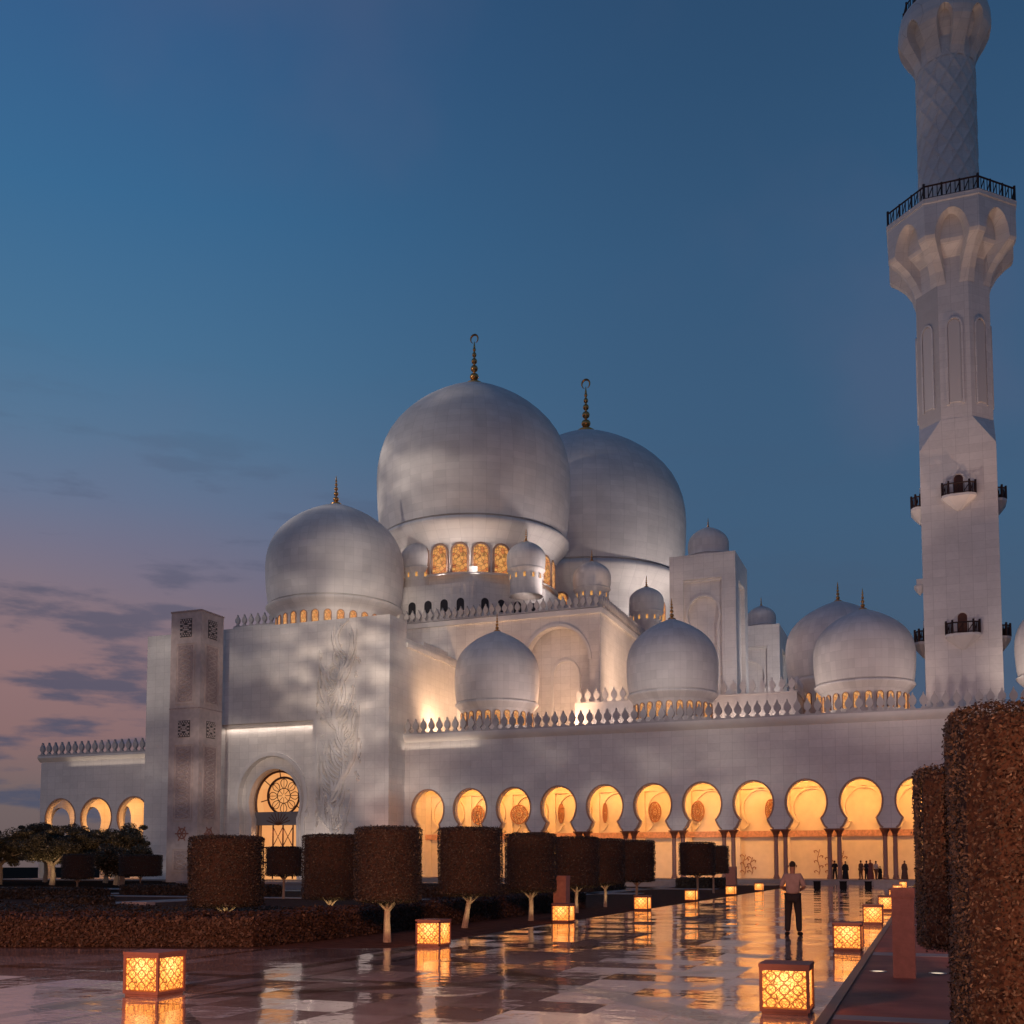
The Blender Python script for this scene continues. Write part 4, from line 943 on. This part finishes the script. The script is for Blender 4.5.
# low hedge filling the front bed
def hedge(name, poly_boxes, z1, n, size, label, cat='hedge', group=None, mat_='leaf2'):
    rs = np.random.RandomState(n); P = []; Q = []; core = MB()
    A_ = sum((x1-x0)*(y1-y0) + 2*z1*((x1-x0)+(y1-y0)) for x0, x1, y0, y1 in poly_boxes)
    for x0, x1, y0, y1 in poly_boxes:
        core.box(x0+.1, x1-.1, y0+.1, y1-.1, .0, z1-.09)
        top = (x1-x0)*(y1-y0); k = int(n*top/A_); x = rs.uniform(x0, x1, k); y = rs.uniform(y0, y1, k)
        P.append(np.stack([x, y, z1 + .035*np.sin(x*2.1)*np.sin(y*1.7) + rs.normal(0, .03, k)], 1)); Q.append(np.tile([0, 0, 1.0], (k, 1)))
        for (ax, c, nx, ny) in ((0, y0, 0, -1), (0, y1, 0, 1), (1, x0, -1, 0), (1, x1, 1, 0)):
            ln = (x1-x0) if ax == 0 else (y1-y0); k = int(n*ln*z1/A_); u = rs.uniform(0, ln, k); z = rs.uniform(.02, z1, k)
            w_ = rs.normal(0, .03, k) + .05*np.sin(u*3.1)
            if ax == 0: P.append(np.stack([x0+u, c+w_, z], 1))
            else: P.append(np.stack([c+w_, y0+u, z], 1))
            Q.append(np.tile([nx, ny, .3], (k, 1)))
    return tag(leaves(np.concatenate(P), np.concatenate(Q), size, M[mat_], name, None, core), label, cat, group)
def bed_strip(name, front, back, H, n_top, per_side, size, mat_, label, cat, kind=None, bump_=.03, seed=5):
    """hedge or planting between a front line and a back line (both listed left to right)"""
    rs = np.random.RandomState(seed); F = np.array(front, float); B = np.array(back, float)
    core = MB(); core.prism([tuple(p) for p in F] + [tuple(p) for p in B[::-1]], 0, H-.05)
    P = []; Q = []; L1 = np.concatenate([[0], np.cumsum(np.linalg.norm(np.diff(F, axis=0), axis=1))]); L1 /= L1[-1]
    u = rs.uniform(0, 1, n_top); v = rs.uniform(0, 1, n_top)[:, None]
    f_ = np.stack([np.interp(u, L1, F[:, 0]), np.interp(u, L1, F[:, 1])], 1); b_ = np.stack([np.interp(u, L1, B[:, 0]), np.interp(u, L1, B[:, 1])], 1)
    q = f_*(1-v) + b_*v
    P.append(np.column_stack([q, H + bump_*np.sin(q[:, 0]*2.1)*np.sin(q[:, 1]*1.7) + rs.normal(0, bump_*.8, n_top)])); Q.append(np.tile([0, 0, 1.0], (n_top, 1)))
    for line, sg in ((F, 1), (B, -1)):
        for a, b in zip(line[:-1], line[1:]):
            d = b-a; ln = np.linalg.norm(d); n_ = sg*np.array([d[1], -d[0]])/ln; k = int(ln*H*per_side); t_ = rs.uniform(0, 1, (k, 1))
            q = a + d*t_ + n_*(.03 + np.abs(rs.normal(0, .025, (k, 1))) + .03*np.abs(np.sin(t_*ln*1.9))); P.append(np.concatenate([q, rs.uniform(.01, H, (k, 1))], 1)); Q.append(np.tile([n_[0], n_[1], .35], (k, 1)))
    return tag(leaves(np.concatenate(P), np.concatenate(Q), size, M[mat_], name, None, core), label, cat, None, kind)
bed_strip('hedge', [(-33, 13.35), (-17.5, 17.15), (-12.9, 18.85), (-12.7, 20.8), (-12.7, 41)], [(-33, 15.2), (-18.0, 18.9), (-14.9, 20.3), (-14.2, 21.5), (-14.2, 41)],
          0.60, 46000, 1500, .040, 'leaf2', 'long low brownish hedge along the bed edge behind the left lanterns', 'hedge')
bed_strip('ground_cover', [(-38, 14.3), (-18.05, 19.0), (-15.0, 20.4), (-14.3, 22), (-14.3, 40)], [(-38, 31), (-25, 31), (-20, 31.2), (-17.5, 31.4), (-16, 40)],
          .24, 60000, 300, .055, 'leaf', 'low dark planting filling the bed behind the front hedge', 'ground cover', 'stuff', .05, 9)
for x_, y_ in ((-11.0,21.1), (-11.45,26.7), (-11.25,30.9), (-15.35,21.3), (-15.85,26.9), (-11.6,36.6), (-12.2,42.3)):
    flood((x_+.35, y_-.45, .26 if x_ < -14 else .05), (x_, y_, 1.0), 16, 100, (1, .70, .36), size=.05, name='trunk_uplight')
GH = 'low dark clipped hedges in the garden'
for (x0,x1,y0,y1,h,lab) in ((-32.3,-29.3,32.5,33.6,.42,'short dark hedge left of the pale stone block'),
        (-42.8,-33,49.4,51.0,.55,'dark hedge strip below the wide clipped tree and pylon'),
        (-44.2,-38,41.6,43.2,.5,'dark hedge strip at the far left below the loose trees'),
        (-30,-20,52,54,.6,'dark hedge strip behind the trunks below the portal'),
        (-22.8,-19.8,66,74,.75,'dark hedge block right of the reddish post before the arcade'),
        (-17.6,-13.4,80,82,.7,'farthest dark hedge strip before the arcade steps')):
    hedge('hedge', [(x0,x1,y0,y1)], h, int(2600 + 900*(x1-x0)), .07, lab, group=GH, mat_='leaf')

# loose garden trees at the far left
def loose_tree(loc, h, rad, seed, label):
    rs = np.random.RandomState(seed); t = thing('garden_tree', label, 'tree', loc, 0, 'loose spreading trees at the far left')
    mb = MB(); tips = []
    mb.tube([(0,0,0),(.1,.05,h*.18),(.05,0,h*.36)], [.26,.2,.17], 9)
    for k in range(7):
        a = 2*PI*k/7 + rs.uniform(-.3,.3); l = rad*rs.uniform(.55,.95); zt = h*rs.uniform(.62,.9)
        p = [(0.05,0,h*.34), (l*.35*math.cos(a), l*.35*math.sin(a), h*.5), (l*.75*math.cos(a), l*.75*math.sin(a), zt)]
        mb.tube(p, [.13,.08,.03], 6); tips.append(p[2]); tips.append(p[1])
        for q in range(2):
            b_ = a + rs.uniform(-.7,.7); e = (l*.5*math.cos(a)+l*.4*math.cos(b_), l*.5*math.sin(a)+l*.4*math.sin(b_), h*rs.uniform(.55,.95)); mb.tube([p[1], e], [.05,.02], 5); tips.append(e)
    P = []; Q = []
    for tp in tips:
        for q in range(4):
            c = np.array(tp) + rs.normal(0, rad*.16, 3)*np.array([1,1,.55]); k = 330; d = rs.normal(0, 1, (k, 3)); d /= np.linalg.norm(d, axis=1)[:, None]
            rr = rs.uniform(.25, .72)*rs.uniform(.3, 1, (k, 1))**.5; P.append(c + d*rr*np.array([1.2,1.2,.7])); Q.append(d)
    leaves(np.concatenate(P), np.concatenate(Q), .085, M['leaf3'], 'crown', t); mb.build('trunk', M['bark'], t)
for (x, y, h, r_, sd, lab) in ((-70.5,73,4.9,3.4,1,'spreading garden tree with pale lit trunk before the first wing arch'), (-65.8,75.5,5.0,3.0,2,'rightmost loose garden tree before the wing arches'),
                       (-77.5,74,4.9,3.6,3,'loose garden tree cut by the left edge of the picture'), (-74.5,84,5.2,3.6,4,'loose garden tree set back between the left edge tree and lit trunk'), (-84,86,5.6,3.8,5,'farthest loose garden tree at the left edge'), (-60.5,70,3.0,2.4,6,'low spreading garden tree under the second wing arch')):
    loose_tree((x, y, 0), h, r_, sd, lab)
flood((-69.2, 70.8, .3), (-70.5, 73, 2.6), 160, 100, (1, .72, .4), size=.05, name='tree_uplight')
flood((-62, 62, 1.5), (-72, 75, 3.5), 1500, 90, (1, .62, .36), size=.3, name='tree_fill')  # warm fill added in front of the loose trees to brighten them

# ================================================================== LANTERNS
def make_lantern():
    t = thing('lantern', '', 'lantern', (0,0,0), 0, 'square glowing lanterns lining the walkway')
    S_ = .272; H_ = .57; fr = .034
    b = MB()
    for sx in (-1, 1):
        for sy in (-1, 1): b.box(sx*S_ - (fr if sx > 0 else 0), sx*S_ + (0 if sx > 0 else fr), sy*S_ - (fr if sy > 0 else 0), sy*S_ + (0 if sy > 0 else fr), .03, H_-.05)
    b.box(-S_+.02, S_-.02, -S_+.02, S_-.02, 0, .03); b.box(-S_, S_, -S_, S_, .03, .03+fr); b.box(-S_, S_, -S_, S_, H_-.05-fr, H_-.05); b.box(-S_-.006, S_+.006, -S_-.006, S_+.006, H_-.05, H_-.012)
    b.build('frame', M['frame'], t, smooth=False)
    for k in range(4):
        p = MB(); p.xz([(-S_+fr, -.195), (S_-fr, -.195), (S_-fr, .195), (-S_+fr, .195)], -.006, .006)
        o = p.build('screen', M['lanternglass'], t, smooth=False); a = k*PI/2; o.rotation_euler = (0, 0, a); o.location = ((S_-.028)*math.sin(a), -(S_-.028)*math.cos(a), .274)
    return t
lan = make_lantern()
LP = [(-9.32,11.45,'nearest left lantern, large at the lower left of the walkway'), (-9.5,20.25,'second lantern of the left row, beside the white tree trunk'),
 (-9.95,30.1,'left row lantern at the foot of the far reddish post'), (-9.9,39.3,'fourth lantern from the front in the left row'), (-10.4,50.6,'left row lantern under the lone clipped tree'),
 (-10.4,61.6,'left row lantern in front of the most distant stone post'), (-10.4,72.5,'seventh lantern from the front in the left row'), (-10.4,86,'farthest tiny lantern of the left row, left of the standing man'),
 (-1.52,12.65,'nearest right lantern, largest of all by the kerb'), (-1.48,22.1,'second lantern of the right row, right of the standing man'), (-1.47,32.3,'third lantern from the front along the kerb'),
 (-1.47,42.4,'fourth lantern from the front along the kerb'), (-1.5,55,'fifth lantern along the kerb, partly behind the tall post'), (-1.7,68,'sixth lantern along the kerb, small and far'), (-1.7,84,'farthest lantern along the kerb near the steps')]
LP += [(-9.2, 2.4, 'lantern of the left row just out of the picture, nearest the photographer'), (-1.5, 3.6, 'lantern of the kerb row just out of the picture below'), (-1.5, -5.5, 'lantern of the kerb row behind the photographer')]
for i, (x, y, lab) in enumerate(LP):
    o = lan if i == 0 else dup(lan); o.location = (x, y, .001); o['label'] = lab

# ================================================================== POSTS, UPLIGHTS, BINS, BLOCKS
def post(loc, lab, w_=.155, h=1.3):
    t = thing('stone_post', lab, 'stone post', loc, 0, 'reddish stone posts along the walkway')
    b = MB(); b.box(-w_, w_, -w_, w_, 0, h-.14); b.build('shaft', M['stone_red'], t, smooth=False)
    b = MB(); b.box(-w_-.012, w_+.012, -w_-.012, w_+.012, h-.14, h-.08); b.prism([(-w_-.01,-w_-.01),(w_+.01,-w_-.01),(w_+.01,w_+.01),(-w_-.01,w_+.01)], h-.08, h); b.build('cap', M['stone_red'], t, smooth=False)
post((-.35, 16.9, .03), 'tall reddish stone post on the right pavement before the clipped tree')
post((-10.5, 31.6, 0), 'reddish stone post behind the third left lantern', .2, 1.35)
post((-12.7, 75.5, 0), 'most distant reddish stone post beside the small clipped tree', .33, 1.6)
for x, y, lab in ((-.75, 17.6, 'flush round ground light left of the tall right post'), (.1, 17.6, 'flush round ground light right of the tall right post')):
    t = thing('ground_light', lab, 'ground light', (x, y, .031), 0, 'flush ground lights beside the tall post')
    b = MB(); b.lathe([(.13,0),(.13,.012),(.09,.012),(.09,.006)], n=20); b.build('ring', M['steel'], t)
    b = MB(); b.lathe([(.001,.006),(.09,.006)], n=20); b.build('lens', mat('warm_lens', (.5,.4,.3), .3, emit=(1,.78,.55), es=1.1) if y < 0 or 'lens' not in M else M['lens'], t)
for px, lab in ((816, 'black bin below the flower inlay, left of the three'), (842, 'black bin below the woman in black, middle of three'), (867, 'black bin below the group of visitors, right of three')):
    t = thing('litter_bin', lab, 'bin', (px2X(px, 77.8), 77.8, 0), 0, 'black bins before the arcade steps')
    b = MB(); b.prism([(-.19,-.19),(.19,-.19),(.19,.19),(-.19,.19)], 0, .06); b.prism([(-.22,-.22),(.22,-.22),(.22,.22),(-.22,.22)], .06, .54); b.build('body', M['black'], t, smooth=False)
    b = MB(); b.box(-.24,.24,-.24,.24,.54,.6); b.build('lid', M['black'], t, smooth=False)
def slab_seat(x0, x1, y0, y1, h, lab):
    t = thing('stone_bench', lab, 'bench', ((x0+x1)/2, (y0+y1)/2, 0), 0, 'pale stone benches in the garden'); a = (x1-x0)/2; c = (y1-y0)/2
    b = MB(); b.box(-a, a, -c, c, h-.12, h); b.build('seat', M['bench'], t, smooth=False)
    b = MB(); b.box(-a+.1, a-.1, -c+.08, c-.08, 0, h-.12); b.build('base', M['bench'], t, smooth=False)
slab_seat(-27.6, -26.5, 32.0, 32.5, .34, 'short pale stone block low behind the left planting')
slab_seat(-30, -15, 84, 84.6, .5, 'long pale bench wall before the arcade behind the small hedges')
slab_seat(-52, -33, 66, 66.7, .5, 'long pale bench wall left below the portal')
slab_seat(-4.0, -1.9, 88, 88.8, .55, 'short pale bench right of the black bins')

# ================================================================== PEOPLE
def skinmesh(name, verts, edges, radii, m, parent, root=0, levels=2):
    me = bpy.data.meshes.new(name); me.from_pydata(verts, edges, []); o = bpy.data.objects.new(name, me); C.objects.link(o)
    me.materials.append(m)
    s = o.modifiers.new('skin', 'SKIN'); s.use_smooth_shade = True
    if not me.skin_vertices: 
        bm = bmesh.new(); bm.from_mesh(me); bm.verts.layers.skin.verify(); bm.to_mesh(me); bm.free()
    for i, r in enumerate(radii):
        sv = me.skin_vertices[0].data[i]; sv.radius = r if hasattr(r, '__len__') else (r, r); sv.use_root = (i == root)
    u = o.modifiers.new('sub', 'SUBSURF'); u.levels = levels; u.render_levels = levels
    if parent: o.parent = parent
    return o
SKIN = mat('skin', (.22, .11, .07), .55)
def person(loc, rz, label, shirt, trousers, hair, pose='stand', h=1.75, group=None, robe=None, detail=True):
    """local: faces +Y.  pose gives arms and legs"""
    k = h/1.75
    t = thing('person', label, 'person', loc, rz, group)
    ft = .105 if pose != 'walk' else .07
    fl, fr_ = ((0, 0) if pose != 'walk' else (.24, -.24))
    J = dict(pel=(0,0,.95), bel=(0,.01,1.08), ch=(0,0,1.27), nk=(0,-.01,1.45), nk2=(0,.005,1.51), hd=(0,.02,1.60), hd2=(0,.01,1.68),
             shl=(-.17,-.01,1.40), shr=(.17,-.01,1.40), hpl=(-.09,0,.91), hpr=(.09,0,.91),
             knl=(-ft-.015,.03+fl*.6,.50), knr=(ft+.015,.03+fr_*.3,.50), anl=(-ft-.03,-.02+fl,.085), anr=(ft+.03,-.02+fr_,.085), tol=(-ft-.06,.14+fl,.04), tor=(ft+.06,.14+fr_,.04))
    if pose == 'stand':      # hands joined in front of the belly
        J.update(ell=(-.27,-.03,1.14), elr=(.27,-.03,1.14), wrl=(-.13,.20,1.05), wrr=(.13,.20,1.05))
        tip = {'l': (-.05,.25,1.03), 'r': (.05,.25,1.05)}
    elif pose == 'phone':
        J.update(ell=(-.23,.03,1.13), elr=(.23,.05,1.14), wrl=(-.12,.28,1.22), wrr=(.12,.28,1.24)); tip = {'l': (-.05,.33,1.28), 'r': (.05,.33,1.30)}
    else:
        J.update(ell=(-.24,-.02,1.13), elr=(.24,-.04,1.13), wrl=(-.25,.06,.88), wrr=(.25,.02,.88)); tip = {'l': (-.25,.09,.79), 'r': (.25,.05,.79)}
    names = list(J); V = [tuple(c*k for c in J[n]) for n in names]; ix = {n: i for i, n in enumerate(names)}
    Rd = dict(pel=(.15,.11), bel=(.14,.105), ch=(.165,.115), nk=(.065,.065), nk2=(.058,.06), hd=(.075,.095), hd2=(.07,.085), shl=.065, shr=.065, hpl=.09, hpr=.09, knl=.058, knr=.058, anl=.042, anr=.042, tol=.035, tor=.035, ell=.042, elr=.042, wrl=.027, wrr=.027)
    E_ = [('pel','bel'),('bel','ch'),('ch','nk'),('nk','nk2'),('nk2','hd'),('hd','hd2'),('ch','shl'),('ch','shr'),('shl','ell'),('ell','wrl'),('shr','elr'),('elr','wrr'),('pel','hpl'),('pel','hpr'),('hpl','knl'),('knl','anl'),('anl','tol'),('hpr','knr'),('knr','anr'),('anr','tor')]
    E = [(ix[a], ix[c]) for a, c in E_]; RR = [Rd[n] if not hasattr(Rd[n], '__len__') else Rd[n] for n in names]
    for s_ in 'lr':      # palm and fingers
        wv = Vector(J['wr'+s_]); tv = Vector(tip[s_]); d = (tv-wv); pm = wv + d*.5; side = Vector((0,0,1)).cross(d).normalized() if abs(d.normalized().z) < .8 else Vector((0,1,0))
        V.append(tuple(pm*k)); RR.append((.036,.02)); pi = len(V)-1; E.append((ix['wr'+s_], pi))
        if detail:
            for q, ln in zip((-.026, -.009, .009, .026), (.062, .074, .07, .055)):
                up = Vector((0,0,1)) if abs(d.normalized().z) < .8 else Vector((0,1,0))
                b0 = pm + d.normalized()*.03 + up*q; b1 = b0 + d.normalized()*ln*.55; b2 = b1 + d.normalized()*ln*.4 + (side*.012 if s_ == 'l' else -side*.012)
                V += [tuple(b0*k), tuple(b1*k), tuple(b2*k)]; RR += [.010, .009, .008]; n_ = len(V); E += [(pi, n_-3), (n_-3, n_-2), (n_-2, n_-1)]
            up = Vector((0,0,1)) if abs(d.normalized().z) < .8 else Vector((0,1,0))
            b0 = pm + up*.035; b1 = b0 + d.normalized()*.03 + up*.012; V += [tuple(b0*k), tuple(b1*k)]; RR += [.011, .009]; n_ = len(V); E += [(pi, n_-2), (n_-2, n_-1)]
    RR = [(r*k, r*k) if not hasattr(r, '__len__') else (r[0]*k, r[1]*k) for r in RR]
    body = skinmesh('body', V, E, RR, SKIN, t)
    def garment(name, ns, es, rad, m, extra=None):
        Vs = [tuple(c*k for c in J[n]) for n in ns]; ii = {n: i for i, n in enumerate(ns)}; Es = [(ii[a], ii[c]) for a, c in es]
        rr = [rad[n] if hasattr(rad[n], '__len__') else (rad[n], rad[n]) for n in ns]; rr = [(a*k, c*k) for a, c in rr]
        return skinmesh(name, Vs, Es, rr, m, t)
    if robe is None:
        garment('shirt', ['pel','bel','ch','nk','shl','shr','ell','elr'], [('pel','bel'),('bel','ch'),('ch','nk'),('ch','shl'),('ch','shr'),('shl','ell'),('shr','elr')],
                dict(pel=(.185,.14), bel=(.175,.135), ch=(.195,.14), nk=(.085,.085), shl=.085, shr=.085, ell=.062, elr=.062), shirt)
        garment('trousers', ['pel','hpl','hpr','knl','knr','anl','anr'], [('pel','hpl'),('pel','hpr'),('hpl','knl'),('hpr','knr'),('knl','anl'),('knr','anr')],
                dict(pel=(.17,.13), hpl=(.115,.12), hpr=(.115,.12), knl=.083, knr=.083, anl=.068, anr=.068), trousers)
        mb = MB()
        for s_ in 'lr':
            a = Vector(J['an'+s_]); b2 = Vector(J['to'+s_]); mb.tube([tuple((a+Vector((0,-.06,-.035)))*k), tuple((a+Vector((0,.0,-.03)))*k), tuple((b2+Vector((0,-.03,0)))*k), tuple((b2+Vector((0,.05,-.01)))*k)], [.035*k,.052*k,.048*k,.025*k], 10)
        mb.build('shoes', M['black'], t, ang=60)
    else:
        mb = MB(); mb.lathe([(.31*k,.03),(.29*k,.3*k),(.22*k,.85*k),(.19*k,1.1*k),(.21*k,1.33*k),(.13*k,1.45*k),(.075*k,1.5*k)], n=20)
        for s_ in 'lr': mb.tube([tuple(Vector(J['sh'+s_])*k), tuple(Vector(J['el'+s_])*k), tuple(Vector(J['wr'+s_])*k)], [.08*k,.075*k,.07*k], 10)
        mb.build('robe', robe, t, ang=60)
    # face and hair
    mb = MB(); cz = 1.645*k; cy = .018*k
    if hair:
        vs = []; n1, n2 = 10, 16
        for i in range(n1+1):
            ph = PI*.62*i/n1
            for j in range(n2):
                a = 2*PI*j/n2; fr2 = max(0, math.sin(a)); lim = 1 - .42*fr2 if robe is None else 1
                q = ph*lim; tp = 1 - .9*max(0, q/PI-.40); vs.append((.080*k*tp*math.sin(q)*math.cos(a), cy + .100*k*tp*math.sin(q)*math.sin(a) - .004, cz + .112*k*math.cos(q)))
        mb.add(vs, [(i*n2+j, i*n2+(j+1)%n2, (i+1)*n2+(j+1)%n2, (i+1)*n2+j) for i in range(n1) for j in range(n2)]); mb.build('hair' if robe is None else 'headscarf', hair, t, ang=80)
    if detail:
        mb = MB(); mb.tube([(0,.108*k,1.655*k),(0,.132*k,1.615*k),(0,.112*k,1.60*k)], [.008*k,.016*k,.008*k], 6); mb.build('nose', SKIN, t)
        for s_ in (-1, 1):
            mb = MB(); mb.tube([(s_*.088*k,.01*k,1.66*k),(s_*.096*k,-.002*k,1.64*k),(s_*.087*k,.008*k,1.605*k)], [.010*k,.017*k,.009*k], 6); mb.build('ear', SKIN, t)
            mb = MB(); mb.lathe([(.001,-.008),(.009,-.005),(.011,0),(.009,.005),(.001,.008)], n=8); o = mb.build('eye', M['black'], t); o.location = (s_*.034*k, .102*k, 1.648*k)
        mb = MB(); mb.tube([(-.024*k,.104*k,1.572*k),(0,.113*k,1.57*k),(.024*k,.104*k,1.572*k)], [.004*k,.007*k,.004*k], 5); mb.build('mouth', mat('lips', (.2,.07,.05), .5), t)
    return t
CL = {k: mat('cloth_'+k, c, .85, var=.12, vscale=9, bump=.3, bscale=14) for k, c in dict(grey=(.25,.19,.18), black=(.012,.01,.012), darkhair=(.015,.01,.009), red=(.22,.07,.05), brown=(.16,.08,.05), white=(.5,.42,.36), navy=(.02,.02,.03)).items()}
person((-3.0, 26.4, .0), .04, 'man in light grey shirt and black trousers standing on the walkway, back turned', CL['grey'], CL['black'], CL['darkhair'], 'stand', 1.76)
VG = 'visitors in front of the arcade'; far = [
 (834,'black-dressed visitor leaning forward by the column pair','black','black','phone',1.72,None),
 (844.5,'woman in a long black robe right of the leaning visitor','black','black','relaxed',1.66,'black'),
 (860,'slim brown-clad visitor left of the reddish group','brown','brown','relaxed',1.72,None),
 (865.5,'visitor in dark clothes within the group beside the columns','navy','black','relaxed',1.7,None),
 (869.5,'visitor in reddish clothes, middle of the group','red','red','phone',1.78,'red'),
 (875,'visitor in pale top at the right of the group','white','brown','walk',1.68,None),
 (879,'short visitor in dark robe at the right end of the group','black','black','relaxed',1.2,'black'),
 (903.5,'lone visitor in reddish robe beneath the rightmost arch','red','red','relaxed',1.7,'brown')]
for px, lab, s_, tr, po, h, rb in far:
    person((px2X(px, 102.6), 102.6, .42), random.uniform(-.8, .8), lab, CL[s_], CL[tr], CL['darkhair'] if rb is None else CL[rb], po, h, VG, CL[rb] if rb else None, detail=False)
